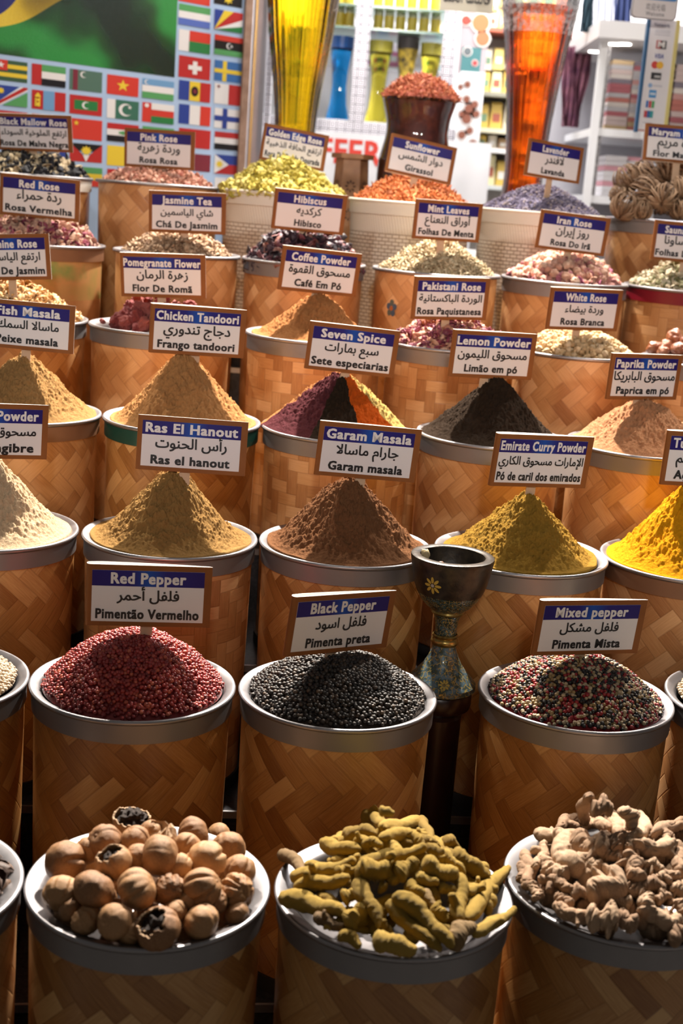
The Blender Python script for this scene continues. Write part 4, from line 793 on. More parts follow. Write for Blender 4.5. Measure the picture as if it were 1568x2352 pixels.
# rose buds
def bud(seed,pt,groove):
    v,f=ico(4);ph=np.arctan2(v[:,1],v[:,0]);z=v[:,2]
    r=(1-.28*np.clip(z,0,1)**2)*(1-groove*np.abs(np.sin(ph*2.5+z*2+seed)))+.06*fbm(v*2+seed*5,3)
    q=v*r[:,None];q[:,2]=q[:,2]*(1.25)+pt*np.clip(z-.75,0,1)*1.6;return q,f
IRM=obj_mat('iran_rose_bud',(.42,.16,.14),(.62,.36,.24),(.74,.55,.40),160,.7,.4,.002,(.36,.10,.17))
WHM=obj_mat('white_rose_bud',(.36,.20,.08),(.60,.42,.22),(.76,.62,.42),220,.75,.4,.002)
def buds(key,mat,H,Rb,d,r0,lab,grp,seed,ymax):
    g=np.random.default_rng(seed);ms=[fast_mesh('rose_bud',*bud(seed+i,.25,.14),mat) for i in range(4)]
    x,y,z,R,_=BAR[key]
    for P in spread_pts(Rb,d,g,.25):
        if P[1]>ymax:continue
        o=link(bpy.data.objects.new('rose_bud',ms[g.integers(4)]));o.location=(x+P[0],y+P[1],z-.006+float(H(math.hypot(*P)))+g.uniform(-.2,.5)*r0)
        o.rotation_euler=tuple(g.uniform(0,6,3));o.scale=(r0*g.uniform(.8,1.15),)*3;tag(o,lab,'rose bud',grp)
buds('iran',IRM,D('iran',.0),.118,.0195,.0098,'dried pink Iran rose bud in the heap behind the White Rose card','Iran rose buds',5,.05)
buds('white',WHM,D('white',.0),.108,.0132,.0066,'small dried cream rose bud in the heap below the White Rose card','white rose buds',6,.045)

# ---------------------------------------------------------------- painted goblet on a dark post
gx,gy=.1717,1.92
WOODD=rough_mat('dark_mahogany',(.018,.006,.005),(.04,.014,.009),14,.3,.1)
e=empty('pedestal_post',(gx,gy,0),'dark mahogany post standing between the black and mixed pepper barrels','post')
MB().lathe([(.036,0),(.036,.575),(.031,.58)],40).build('shaft',WOODD,e)
MB().lathe([(.031,.58),(.047,.590),(.049,.597),(.049,.610),(.046,.6155),(0,.6155)],48).build('cap',WOODD,e)
def lacq(name,scale,cols):
    t=NT(name);vo=t.n('ShaderNodeTexVoronoi',{'Scale':scale},feature='DISTANCE_TO_EDGE');t.set(vo.inputs['Vector'],t.n('ShaderNodeTexCoord').outputs['Object'])
    f=t.noise(scale*.7,4);e_=t.ramp(vo.outputs[0],[(.04,(1,1,1)),(.10,(0,0,0))])
    c=t.ramp(f,cols);g=t.noise(scale*1.7,2)
    c=t.mix(t.mix(t.ramp(g,[(.45,(0,0,0)),(.55,(1,1,1))]),(0,0,0),e_),c,(.42,.30,.07))
    t.P(Base_Color=c,Roughness=.38,Metallic=.25,Coat_Weight=.3);t.bump(f,.15,.001);return t.mat
LDARK=rough_mat('dark_lacquer',(.014,.012,.011),(.06,.045,.03),60,.36,.25,.002,.3)
LPAT=lacq('gold_scroll_lacquer',220,[(.35,(.02,.03,.03)),(.5,(.03,.06,.05)),(.6,(.08,.15,.18)),(.7,(.03,.03,.03))])
LGOLD=lacq('gold_blue_lacquer',150,[(.35,(.05,.06,.03)),(.48,(.05,.09,.10)),(.6,(.12,.20,.26)),(.75,(.12,.10,.04))])
BRASS=rough_mat('aged_brass',(.25,.16,.04),(.5,.36,.12),90,.3,.1,.001,.9)
e=empty('goblet',(gx,gy,.6165),'black and gold painted goblet incense burner on the dark post','goblet')
MB().lathe([(0,.001),(.050,.001),(.0535,.004),(.0535,.012),(.050,.016),(.0465,.020),(.043,.024),(.038,.030),(.030,.040),(.0235,.052),(.019,.064),(.0175,.072)],80).build('foot',LGOLD,e)
MB().lathe([(.0175,.072),(.0205,.074),(.0218,.078),(.0205,.082),(.018,.084),(.0195,.086),(.020,.088),(.018,.090)],64).build('stem_ring',BRASS,e)
MB().lathe([(.0165,.090),(.0165,.100),(.018,.112),(.0215,.122)],64).build('stem',LPAT,e)
MB().lathe([(.0215,.122),(.0245,.123),(.026,.1255),(.0245,.128)],64).build('bowl_collar',BRASS,e)
MB().lathe([(.0245,.128),(.034,.135),(.043,.145),(.050,.157),(.0555,.172),(.0595,.19),(.062,.205),(.063,.2105),(.0625,.2135),(.060,.2145),(.051,.2145),(.049,.213),(.047,.195),(.040,.172),(.025,.158),(0,.155)],96,mrows=[1,1,1,0,0,0,0,0,0,0,0,0,0,0,0]).build('bowl',[LDARK,LPAT],e)
def emblem(zc,ang,rad_at,n,sz,m1,m2,par):
    b=MB()
    def disc(u,w,ra,rb_,rot,m,lift):
        t=np.linspace(0,2*PI,10,endpoint=False);du=ra*np.cos(t);dw=rb_*np.sin(t);uu=u+du*math.cos(rot)-dw*math.sin(rot);ww=w+du*math.sin(rot)+dw*math.cos(rot)
        z=zc+ww*rad_at[1];r=np.array([rad_at[0](q) for q in z])+lift;a=ang+uu/r
        b.add(np.stack([r*np.cos(a),r*np.sin(a),z],1),[tuple(range(10))],m)
    for q in range(n):
        a=q*2*PI/n;disc(sz*.62*math.cos(a),sz*.62*math.sin(a),sz*.38,sz*.17,a,0,.0006)
    disc(0,0,sz*.2,sz*.2,0,1,.0008);b.build('painted_flower',[m1,m2],par,smooth=False)
YEL=paint((.50,.36,.06),.4,name='gold_paint');GREYP=paint((.42,.40,.36),.4,name='pearl_paint')
emblem(.178,-PI/2-.55,(lambda z:np.interp(z,[.157,.172,.19,.205],[.050,.0555,.0595,.062]),1),8,.014,YEL,GREYP,e)
emblem(.0225,-PI/2+.03,(lambda z:np.interp(z,[.016,.020,.024,.030,.040],[.050,.0465,.043,.038,.030]),.75),8,.009,YEL,BRASS,e)
RES=paint((.62,.50,.28),.25,name='resin',Transmission_Weight=.3)
for (dx,dy,dz,s,lab) in((-.042,-.012,.213,.0085,'pale waxy resin lump perched on the goblet lip'),(-.018,-.012,.196,.0075,'brown resin lump inside the goblet bowl')):
    v,f=ico(3);o=link(bpy.data.objects.new('resin_lump',fast_mesh('resin_lump',v*(1+.25*fbm(v*1.7+dx*99,3))[:,None]*np.array([.8,.8,1.15])*s,f,RES if dz>.2 else paint((.16,.06,.025),.3))));o.location=(gx+dx,gy+dy,.6165+dz+.001);tag(o,lab,'resin')
v,f=ico(4);o=link(bpy.data.objects.new('burnt_ash',fast_mesh('burnt_ash',v*(1+.25*fbm(v*4,3))[:,None]*np.array([.04,.04,.014]),f,paint((.02,.018,.016),.9))));o.location=(gx,gy,.6165+.178);tag(o,'black burnt ash bed inside the goblet bowl','ash',None,'stuff')

# ---------------------------------------------------------------- flag poster board (stands at an angle behind the last row)
B0=at(0,124,3.40);B1=at(400,178,3.75);bd=(B1-B0);bd.z=0;bd.normalize();bn=Vector((bd.y,-bd.x,0))
def bp(px,py):
    a=Vector((0,0,CZ));d=at(px,py,1.0)-a;t=(B0-a).dot(bn)/d.dot(bn);q=a+d*t-B0;return q.dot(bd),q.z+B0.z
uR=bp(547,300)[0];uW=bp(566,250)[0]
be=empty('flag_poster',(B0.x,B0.y,0),'big poster board printed with small flags round a large green flag','poster',None,(0,0,math.atan2(bd.y,bd.x)))
uL=-.42;zt=2.05
PALEB=paint((.42,.56,.78),.32,name='pale_blue_print')
MB().box(((uL+uR)/2,.012,1.03),(uR-uL,.024,2.06)).build('board',PALEB,be,smooth=False)
EDGE=rough_mat('wooden_edge_strip',(.22,.12,.075),(.36,.22,.15),40,.5,.1)
MB().box(((uR+uW)/2,.010,1.03),(uW-uR,.034,2.06)).build('wooden_edge',EDGE,be,smooth=False)
# large flag print
def bigflag():
    t=NT('large_flag_print');tc=t.n('ShaderNodeTexCoord').outputs['Object'];sp=t.n('ShaderNodeSeparateXYZ',{0:tc});u,w=sp.outputs[0],sp.outputs[2]
    ph=t.m('ADD',t.m('MULTIPLY',u,9),t.m('MULTIPLY',w,14));wv=t.m('SINE',t.m('ADD',ph,t.m('MULTIPLY',t.noise(5,2,tc),5)))
    wv=t.m('ADD',t.m('MULTIPLY',wv,.5),.5)
    gr=t.ramp(wv,[(.1,(.004,.018,.012)),(.5,(.010,.070,.018)),(.9,(.025,.26,.05))])
    ye=t.ramp(wv,[(.1,(.20,.13,.01)),(.6,(.60,.42,.03)),(1,(.75,.55,.05))])
    # lozenge edge: yellow above a slanting line; blue disc corner
    zc=bp(0,0)
    ln=t.m('SUBTRACT',t.m('SUBTRACT',w,bp(0,62)[1]),t.m('MULTIPLY',t.m('SUBTRACT',u,bp(0,62)[0]),(bp(180,-8)[1]-bp(0,62)[1])/(bp(180,-8)[0]-bp(0,62)[0])))
    ln=t.m('ADD',ln,t.m('MULTIPLY',t.m('SINE',t.m('MULTIPLY',u,26)),.008))
    c=t.mix(t.m('GREATER_THAN',ln,0),gr,ye)
    bu,bw=bp(-70,-110);r=math.hypot(bp(30,8)[0]-bu,bp(30,8)[1]-bw)
    dx=t.m('SUBTRACT',u,bu);dz=t.m('SUBTRACT',w,bw);rr=t.m('SQRT',t.m('ADD',t.m('MULTIPLY',dx,dx),t.m('MULTIPLY',dz,dz)))
    c=t.mix(t.m('LESS_THAN',rr,r),c,(.015,.02,.16))
    t.P(Base_Color=c,Roughness=.2,Coat_Weight=.15,Coat_Roughness=.15);t.bump(t.noise(380,3,tc),.6,.002);return t.mat
u0,z0=bp(404,90)[0],bp(0,124)[1]
MB().add([(uL,-.0006,z0),(u0,-.0006,z0),(u0,-.0006,zt),(uL,-.0006,zt)],[(0,1,2,3)]).build('large_flag_print',bigflag(),be,smooth=False)
cc=dict(r=(.48,.03,.03),R=(.62,.05,.035),g=(.03,.20,.06),G=(.10,.34,.12),b=(.03,.06,.30),B=(.16,.34,.58),w=(.80,.77,.76),k=(.012,.012,.016),y=(.72,.46,.06),d=(.05,.11,.06),m=(.20,.03,.05),Y=(.80,.58,.05),t=(.05,.16,.11))
def star(cx,cy,r,n=5,q=.4,asp=.66): return [(cx+(r if i%2==0 else r*q)*math.sin(i*PI/n)*asp,cy+(r if i%2==0 else r*q)*math.cos(i*PI/n)) for i in range(2*n)]
def disc(cx,cy,r,asp=.66,n=20): return [(cx+r*math.cos(a)*asp,cy+r*math.sin(a)) for a in np.linspace(0,2*PI,n,endpoint=False)]
def cres(cx,cy,r,asp=.66,o=.28):
    A=[(cx+r*math.cos(a)*asp,cy+r*math.sin(a)) for a in np.linspace(.75,2*PI-.75,18)]
    Bq=[(cx+r*o*asp+r*.80*math.cos(a)*asp,cy+r*.80*math.sin(a)) for a in np.linspace(2*PI-.68,.68,18)]
    return A+Bq
S=lambda c,*q:[(c,[(a,b),(c2,b),(c2,d),(a,d)]) for a,b,c2,d in q]
H3=lambda a,b,c:S(a,(0,.667,1,1))+S(b,(0,.333,1,.667))+S(c,(0,0,1,.333))
V3=lambda a,b,c:S(a,(0,0,.333,1))+S(b,(.333,0,.667,1))+S(c,(.667,0,1,1))
FL=[ # px x0,x1 ; y top,bottom at the left edge ; shapes
(411,484,-45,2,S('R',(0,0,1,1))),(411,484,7,55.5,H3('G','w','B')[:2]+S((.10,.16,.50),(0,0,1,.333))),(411,484,66,115,S('w',(0,0,.33,1))+S('R',(.33,.5,1,1))+S('g',(.33,0,1,.5))),(411,484,126,176,S('r',(0,0,1,1))+S('w',(.44,.2,.58,.8),(.3,.4,.72,.6))),(411,484,183,228,V3('b','Y','r')+[('k',disc(.5,.5,.26,.45)),('m',disc(.5,.5,.12,.5))]),(411,484,238,283,V3('b','w','R')),(411,484,293,337,S('r',(0,0,1,1))),(411,484,350,390,S('m',(0,0,1,1))),
(493,558,-40,8,S('k',(0,0,1,1))+[('Y',star(.5,.35,.3,8,.5))]),(493,558,20,67,[('b',[(0,0),(.33,1),(0,1)]),('Y',[(0,0),(.67,1),(.33,1)]),('r',[(0,0),(1,.667),(1,1),(.67,1)]),('w',[(0,0),(1,.333),(1,.667)]),('g',[(0,0),(1,0),(1,.333)])]),(493,558,78,124,S('R',(0,.72,1,1))+S('k',(0,.28,1,.72))+S('G',(0,0,1,.28))+[('w',cres(.52,.5,.15)),('w',star(.6,.5,.09))]),(493,558,137,184,S((.05,.16,.42),(0,0,1,1))+S('Y',(.29,0,.43,1),(0,.4,1,.6))),(493,558,190,237,S('w',(0,0,.5,1))+S('r',(.5,0,1,1))+[('m',star(.14,.85,.12,4,.4))]),(493,558,247,293,S('w',(0,0,1,1))+S('b',(.28,0,.45,1),(0,.37,1,.63))),(493,558,301,342,H3('r','w','k')),(493,558,354,398,S('b',(0,.5,1,1))+S('r',(0,0,1,.5))+[('w',[(0,0),(.5,.5),(0,1)]),('Y',star(.17,.5,.24,8,.5))]),(493,558,407,450,S('w',(0,0,1,1))+[('m',disc(.5,.8,.2))]),
(327,400,179,224,S('B',(0,.667,1,1))+S('w',(0,.333,1,.667))+S('G',(0,0,1,.333))+[('w',cres(.14,.83,.12))]),(327,400,234,279,S('R',(0,0,.28,1),(.28,.333,1,.667))+S('w',(.28,.667,1,1))+S('g',(.28,0,1,.333))+[('w',disc(.13,.85,.1))]),(327,400,289,333,S('G',(0,.66,1,1))+S('w',(0,.33,1,.66))+S('R',(0,0,1,.33))),(327,400,345,390,H3('Y','b','R')),
(246,319,170,215,S('R',(0,0,1,1))+[('Y',star(.5,.5,.32))]),(246,319,226,270,S('w',(0,0,.26,1))+S('t',(.26,0,1,1))+[('w',cres(.58,.5,.33)),('w',star(.71,.65,.11))]),(246,319,281,323,H3('r','w','k')+[('G',star(.5,.5,.13,6,.6,1.4))]),(246,319,333,379,S('Y',(0,0,1,1))),(246,319,387,430,S('r',(0,.5,1,1))+S('Y',(0,0,1,.5))),
(160,235,157,205,S((.09,.17,.13),(0,0,1,1))+S('m',(.1,0,.25,1))+[('w',cres(.42,.78,.15))]),(160,235,216,260,S('r',(0,0,1,1))+S('g',(.14,.25,.86,.75))+[('w',cres(.5,.5,.19))]),(160,235,270,318,S('R',(0,0,1,1))+[('Y',star(.2,.78,.14))]),(160,235,327,369,S('r',(0,0,1,1))+[('k',[(0,1),(1,1),(.72,.58),(.28,.58)]),('B',[(.28,.58),(.72,.58),(.6,.38),(.4,.38)]),('w',[(.4,.38),(.6,.38),(.5,0)]),('Y',star(.5,.62,.28,9,.6))]),(160,235,381,425,H3('G','Y','R')),
(73,151,145,193,S('r',(0,0,.29,1))+S('G',(.29,.667,1,1))+S('w',(.29,.333,1,.667))+S('k',(.29,0,1,.333))),(73,151,205,249,S('r',(0,0,.333,1),(.667,0,1,1))+S('B',(.333,0,.667,1))+S('Y',(.09,.15,.13,.6),(.2,.15,.24,.6),(.13,.15,.2,.35),(.13,.42,.2,.55))+[('Y',star(.165,.72,.16,3,.6))]),(73,151,260,305,S('r',(0,0,1,1))),(73,151,316,360,S('b',(0,0,1,1))),(73,151,372,415,H3('R','w','g')),
(-14,63,134,182,S('d',(0,0,1,1))+S('Y',(0,.2,1,.4),(0,.6,1,.8))+S('R',(0,.5,.4,1))+[('w',star(.2,.75,.17))]),(-14,63,193,239,[('b',[(0,0),(0,1),(.75,1)]),('w',[(0,0),(.8,1),(1,1),(1,.83),(.2,0)]),('r',[(0,0.03),(.88,1),(1,1),(1,.90),(.12,0)]),('G',[(.25,0),(1,0),(1,.76)]),('Y',star(.2,.72,.17,8,.6))]),(-14,63,251,296,S('r',(0,.3,1,1))+S('w',(0,0,1,.3))),(-100,-24,124,172,S('g',(0,0,1,1))),(-100,-24,183,229,H3('B','w','R')),(-100,-24,241,286,V3('g','w','R'))]
for x0,x1,y0,y1,sh in FL:
    ua,za=bp(x0,y0);_,zb_=bp(x0,y1);ub=bp(x1,y0)[0];b=MB();mats=[];
    for L,(c,poly) in enumerate(sh):
        col=cc[c] if isinstance(c,str) else c;m=paint(col,.32,name='flag_ink')
        if m not in mats:mats.append(m)
        V=[(ua+(ub-ua)*p,-.0007-.00025*L,zb_+(za-zb_)*q) for p,q in poly];b.add(V,[tuple(range(len(V)))],mats.index(m))
    b.build('flag_print',mats,be,smooth=False)

# ---------------------------------------------------------------- shop behind the display
WALLM=paint((.80,.78,.78),.7,name='white_wall');WHITE=paint((.82,.82,.84),.35,name='white_panel')
tag(MB().box((1.2,6.45,1.5),(5,.1,3)).build('wall_back',WALLM,smooth=False),kind='structure')
tag(MB().box((3.2,4.9,1.5),(.1,3.2,3)).build('wall_right',WALLM,smooth=False),kind='structure')
tag(MB().box((-1.2,5.3,1.5),(.1,2.4,3)).build('wall_left',WALLM,smooth=False),kind='structure')
tag(MB().box((1.0,5.05,3.02),(4.5,2.9,.06)).build('ceiling',WALLM,smooth=False),kind='structure')
WOODC=rough_mat('counter_wood',(.10,.05,.03),(.2,.11,.06),16,.35,.1)
CT=1.20
e=empty('counter',(.62,3.84,0),'dark counter behind the barrels carrying the vases','counter')
MB().box((0,0,CT-.02),(1.75,.66,.04)).build('worktop',paint((.55,.52,.5),.3,name='counter_top'),e,smooth=False);MB().box((0,.02,(CT-.04)/2),(1.68,.58,CT-.04)).build('body',WOODC,e,smooth=False)
def liquid(name,c,rough=.04):
    t=NT(name);t.P(Base_Color=c,Roughness=rough,Transmission_Weight=1.0,IOR=1.33);return t.mat
def thin_glass(name,tint=(1,1,1),ref=.5):
    t=NT(name);tr=t.n('ShaderNodeBsdfTransparent',{'Color':(*tint,1)});gl=t.n('ShaderNodeBsdfGlossy',{'Color':(1,1,1,1),'Roughness':.04});fr=t.n('ShaderNodeFresnel',{'IOR':1.45})
    mx=t.n('ShaderNodeMixShader',{0:fr.outputs[0]});t.t.links.new(tr.outputs[0],mx.inputs[1]);t.t.links.new(gl.outputs[0],mx.inputs[2]);t.t.links.new(mx.outputs[0],t.out.inputs['Surface']);return t.mat
GLASS=thin_glass('clear_glass')
def vase(name,cat,label,px,Y,prof,zb,lm,lname,top,ribs=0,rib=0,extra=None,fillz=None):
    ax=at(px,200,Y);e=empty(name,(ax.x,Y,zb),label,cat)
    P=[]
    for py,hw in prof:
        q=at(px,py,Y);dep=(q-Vector((0,0,CZ))).dot(cF);P.append((hw*dep/FPX,q.z-zb))
    P.sort(key=lambda q:q[1]);P=[q for q in P if q[1]>.02]
    zs=np.linspace(.012,P[-1][1],40);rs=np.interp(zs,[0]+[q[1] for q in P],[P[0][0]*1.25]+[q[0] for q in P])
    rs=np.convolve(np.pad(rs,3,'edge'),np.ones(7)/7,'valid')
    MB().lathe([(0,.0)]+[(rs[0]*1.02,0)]+[(r,z) for r,z in zip(rs,zs)],96,rib=rib*.5,ribn=ribs or 1).build('glass',GLASS,e,auto=80)
    fz=fillz or top
    li=[(r-.0035,z) for r,z in zip(rs,zs) if z<fz];MB().lathe([(0,.014)]+li+[(0,li[-1][1])],192,rib=rib,ribn=ribs or 1).build(lname,lm,e,auto=50)
    return e,rs,zs
YL=liquid('yellow_oil',(1.0,.60,.008));RL=liquid('orange_red_oil',(1.0,.14,.005));BLQ=liquid('blue_oil',(.02,.38,.95));YL2=liquid('pale_yellow_oil',(1.0,.85,.08))
zY=at(683,0,3.8).z
vase('tall_vase','vase','tall fluted glass vase of golden yellow liquid beside the flag poster',683,3.8,[(-70,94),(0,82),(60,77),(100,72),(150,63),(200,55),(290,46),(340,46),(430,56),(540,66)],CT,YL,'yellow_liquid',2.0,26,.016)
e,rs,zs=vase('tall_vase','vase','tall fluted glass vase of orange red liquid wrapped in film at its top',1222,3.8,[(-70,98),(0,90),(60,80),(100,73),(150,66),(200,60),(300,50),(400,42),(430,42),(500,55),(560,62)],CT,RL,'orange_liquid',at(1255,12,3.8).z-CT,26,.016)
def film_mat():
    t=NT('clear_film');tr=t.n('ShaderNodeBsdfTransparent',{});d=t.n('ShaderNodeBsdfPrincipled',{'Base Color':(.85,.83,.85,1),'Roughness':.15});f=t.noise(70,4)
    mx=t.n('ShaderNodeMixShader',{0:t.ramp(f,[(.42,(.10,)*3),(.62,(.6,)*3)])});t.t.links.new(tr.outputs[0],mx.inputs[1]);t.t.links.new(d.outputs[0],mx.inputs[2]);t.t.links.new(mx.outputs[0],t.out.inputs['Surface']);return t.mat
z1=at(1250,82,3.8).z-CT;z2=at(1258,-50,3.8).z-CT
fz=np.linspace(z1,z2,14);MB().lathe([(np.interp(z,zs,rs)+.003+.0015*math.sin(i*2.3),z) for i,z in enumerate(fz)],72,rib=.012,ribn=17).build('film_wrap',film_mat(),e)
# saffron jar
e,rs,zs=vase('hourglass_jar','jar','waisted glass jar filled with dark red saffron',966,3.6,[(226,89),(245,82),(270,73),(300,69),(330,73),(360,83),(400,86),(450,84),(520,70),(560,58)],CT,rough_mat('saffron_packed',(.07,.012,.008),(.16,.03,.018),60,.6,.2),'saffron_filling',at(966,232,3.6).z-CT)
ax=at(966,226,3.6);RS=rs[-1]+.002
BAR['saff']=(ax.x,3.6,ax.z,RS+.012,.063)
ROWOF['saff']=6
stuff_heap('saffron_threads','saff','orange red saffron threads heaped on the waisted glass jar','saffron',island_mat('saffron_thread',[(0,(.36,.06,.025)),(.5,(.58,.15,.06)),(1,(.70,.27,.13))],.7,.3,200),[petal_t(80+i,.12,.15,.6,2) for i in range(4)],lambda r:.002+.060*np.clip(1-(np.asarray(r)/(RS+.006))**2,0,1),RS+.002,.0055,.0085,41,2,.5,.35,flat=.4,under=.3,lum=.003)
# carved wooden stand
q=at(805,352,3.62)
e=empty('carved_stand',(q.x+.006,3.62,CT),'small six sided carved wooden stand with pierced sides','stand');hS=q.z-CT-.002
WCARV=rough_mat('carved_wood',(.26,.11,.04),(.40,.19,.075),30,.45,.2);HOLE=paint((.03,.012,.008),.8,name='pierced_dark')
b=MB();b.lathe([(.056,0),(.043,hS-.012)],6);b.build('body',WCARV,e,smooth=False);MB().lathe([(0,hS-.012),(.056,hS-.012),(.056,hS),(0,hS)],6).build('top',WCARV,e,smooth=False)
b=MB()
for fc in range(6):
    am=PI/6+fc*PI/3;nrm=np.array([math.cos(am),math.sin(am),0]);tan=np.array([-math.sin(am),math.cos(am),0])
    for zc in (hS*.66,hS*.36):
        rad=np.interp(zc,[0,hS],[.056,.043])*math.cos(PI/6)
        for k in range(8):
            a=k*PI/4;c=nrm*(rad+.001)+tan*.010*math.cos(a)+np.array([0,0,zc+.012*math.sin(a)]);t=np.linspace(0,2*PI,8,endpoint=False)
            d1=tan*math.cos(a)+np.array([0,0,1])*math.sin(a);d2=-tan*math.sin(a)+np.array([0,0,1])*math.cos(a)
            b.add([c+d1*.0042*math.cos(x)+d2*.0022*math.sin(x) for x in t],[tuple(range(8))])
b.build('pierced_pattern',HOLE,e,smooth=False)

# display cabinet with key-pattern frame
def greek():
    t=NT('key_pattern_frame');sp=t.n('ShaderNodeSeparateXYZ',{0:t.n('ShaderNodeTexCoord').outputs['Object']})
    u=t.m('FLOORED_MODULO',t.m('MULTIPLY',t.m('ADD',sp.outputs[0],.003),1/.03),1);v=t.m('FLOORED_MODULO',t.m('MULTIPLY',sp.outputs[2],1/.03),1)
    d=t.m('MAXIMUM',t.m('ABSOLUTE',t.m('SUBTRACT',u,.5)),t.m('ABSOLUTE',t.m('SUBTRACT',v,.5)))
    a=t.m('GREATER_THAN',t.m('SINE',t.m('MULTIPLY',d,30)),.1)
    t.P(Base_Color=t.mix(a,(.82,.80,.84),(.16,.14,.17)),Roughness=.3,Metallic=.2);return t.mat
GK=greek();YC=4.95
bz=at(832,280,YC).z
def rect(x0,y0,x1,y1,Y):  # upright rectangle seen at these picture coordinates, centre and size in metres
    a=at((x0+x1)/2,(y0+y1)/2,Y);dep=(a-Vector((0,0,CZ))).dot(cF);return a,(x1-x0)*dep/FPX,(y1-y0)*dep/FPX
ca,cw,ch=rect(606,-120,1050,300,YC)
ce=empty('display_cabinet',(ca.x,YC,0),'white display cabinet with silver key pattern frame and glass shelves','cabinet')
def cpart(name,x0,y0,x1,y1,Y,dp,mat,par=ce):
    a,w,h=rect(x0,y0,x1,y1,Y);return MB().box((a.x-par.location.x,Y-par.location.y,a.z-par.location.z),(w,dp,h)).build(name,mat,par,smooth=False),a,w,h
for x in (832,1034,728-116): cpart('post',x-17,-140,x+17,310,YC,.03,GK)
cpart('rail',598,282,1052,312,YC-.004,.036,GK)
MB().box((0,.42,bz+.3),(cw,.02,.9)).build('back_panel',WHITE,ce,smooth=False)
MB().box((0,.2,bz-.004-0),(cw,.42,.012)).build('cabinet_floor',WHITE,ce,smooth=False)
MB().box((0,.2,bz/2-.02),(cw-.01,.40,bz-.04)).build('base_cupboard',WHITE,ce,smooth=False)
GSH=paint((.30,.55,.42),.15,name='green_glass',Transmission_Weight=.6)
SHZ=[at(900,22,YC+.1).z,at(900,73,YC+.1).z]
for z in SHZ: MB().box((0,.2,z-.004),(cw-.02,.36,.008)).build('glass_shelf',GSH,ce,smooth=False)
JY=paint((.80,.58,.06),.3,name='honey_yellow');LID=paint((.85,.80,.55),.4,name='pale_lid')
def jar(x,Y,z,r,h,label,grp,m1=JY,m2=LID,nm='small_jar'):
    e=empty(nm,(x,Y,z),label,'jar',grp)
    MB().lathe([(0,0),(r*.95,0),(r,.004),(r,h*.78),(r*.85,h*.82)],20).build('body',m1,e);MB().lathe([(r*.9,h*.80),(r*.9,h*.98),(r*.85,h),(0,h)],20).build('lid',m2,e)
for s,z in enumerate(SHZ):
    for px in (756,779,802,868,893,919,946,973,1000):
        a=at(px,[22,73][s]-15,YC+.12);jar(a.x,YC+.12,z,.0185,.068,'small golden yellow jar on the %s glass shelf of the cabinet'%['upper','lower'][s],['yellow jars on the upper shelf','yellow jars on the lower shelf'][s])
def svase(px,y0,y1,hw,label,lm,cap):
    Y=YC+.12;z=bz+.003;a=at(px,y1,Y);t=at(px,y0,Y);H=at(px,y0,Y).z-z;k=hw*5.05/FPX
    e=empty('slim_vase',(at(px,(y0+y1)/2,Y).x,Y,z),label,'vase')
    pr=[(0,0),(k*1.0,0),(k*1.0,H*.03),(k*.72,H*.2),(k*.60,H*.42),(k*.66,H*.58),(k*.82,H*.75),(k*.95,H*.86),(k*.97,H*.88)]
    MB().lathe(pr+[(0,H*.88)],40,rib=.02,ribn=10).build('liquid',lm,e);MB().lathe([(k*.99,H*.86),(k*1.02,H),(k*.9,H),(0,H*.99)],40).build('stopper',cap,e)
svase(780,84,274,26,'slim vase of bright blue liquid in the cabinet',BLQ,paint((.02,.10,.35),.3))
svase(869,94,284,26,'slim vase of yellow liquid left of the dark flecked vase',YL2,paint((.45,.40,.05),.4))
svase(985,100,284,24,'slim vase of yellow liquid right of the dark flecked vase',YL2,paint((.45,.40,.05),.4))
FLECK=rough_mat('black_gold_flecks',(.02,.015,.01),(.65,.45,.05),55,.4,.1)
svase(931,84,284,24,'slim vase filled with black and gold flecks in the cabinet',FLECK,paint((.05,.04,.04),.5))
bc=[(.45,.10,.40),(.15,.25,.65),(.75,.25,.45),(.8,.75,.7),(.5,.45,.7),(.2,.5,.6)]
for i,px in enumerate((848,878,905,955,985,1010)):
    a=at(px,100,5.33);e=empty('gift_box',(a.x,5.33,SHZ[1]-.098),'small %s box hung at the back of the cabinet under the lower shelf'%['purple','blue','pink','cream','lilac','teal'][i],'box')
    MB().box((0,0,.028),(.042,.03,.056)).build('carton',paint(bc[i],.5),e,smooth=False);MB().box((0,-.0155,.03),(.03,.002,.02)).build('box_label',WHITE,e,smooth=False)
MB().box((0,.38,SHZ[1]-.103),(cw-.02,.06,.01)).build('back_ledge',WHITE,ce,smooth=False)
# OFFERS board under the cabinet
a,w,h=rect(640,316,1120,520,4.62)
oe=empty('offers_board',(a.x,4.62,a.z-h/2),'white board lettered OFFERS in large red letters, behind the carved stand','sign')
MB().box((0,.008,h/2),(w,.016,h)).build('board',WHITE,oe,smooth=False)
MB().box((0,.02,-(a.z-h/2)/2),(.05,.02,a.z-h/2)).build('stand',WHITE,oe,smooth=False)
q,lw,lh=rect(675,322,907,374,4.62)
lettering('red_lettering','OFFERS',lw,lh,q.x-a.x,q.z-lh/2-(a.z-h/2),paint((.72,.05,.03),.5,name='red_letters'),oe,.03,.03,y=-.001)
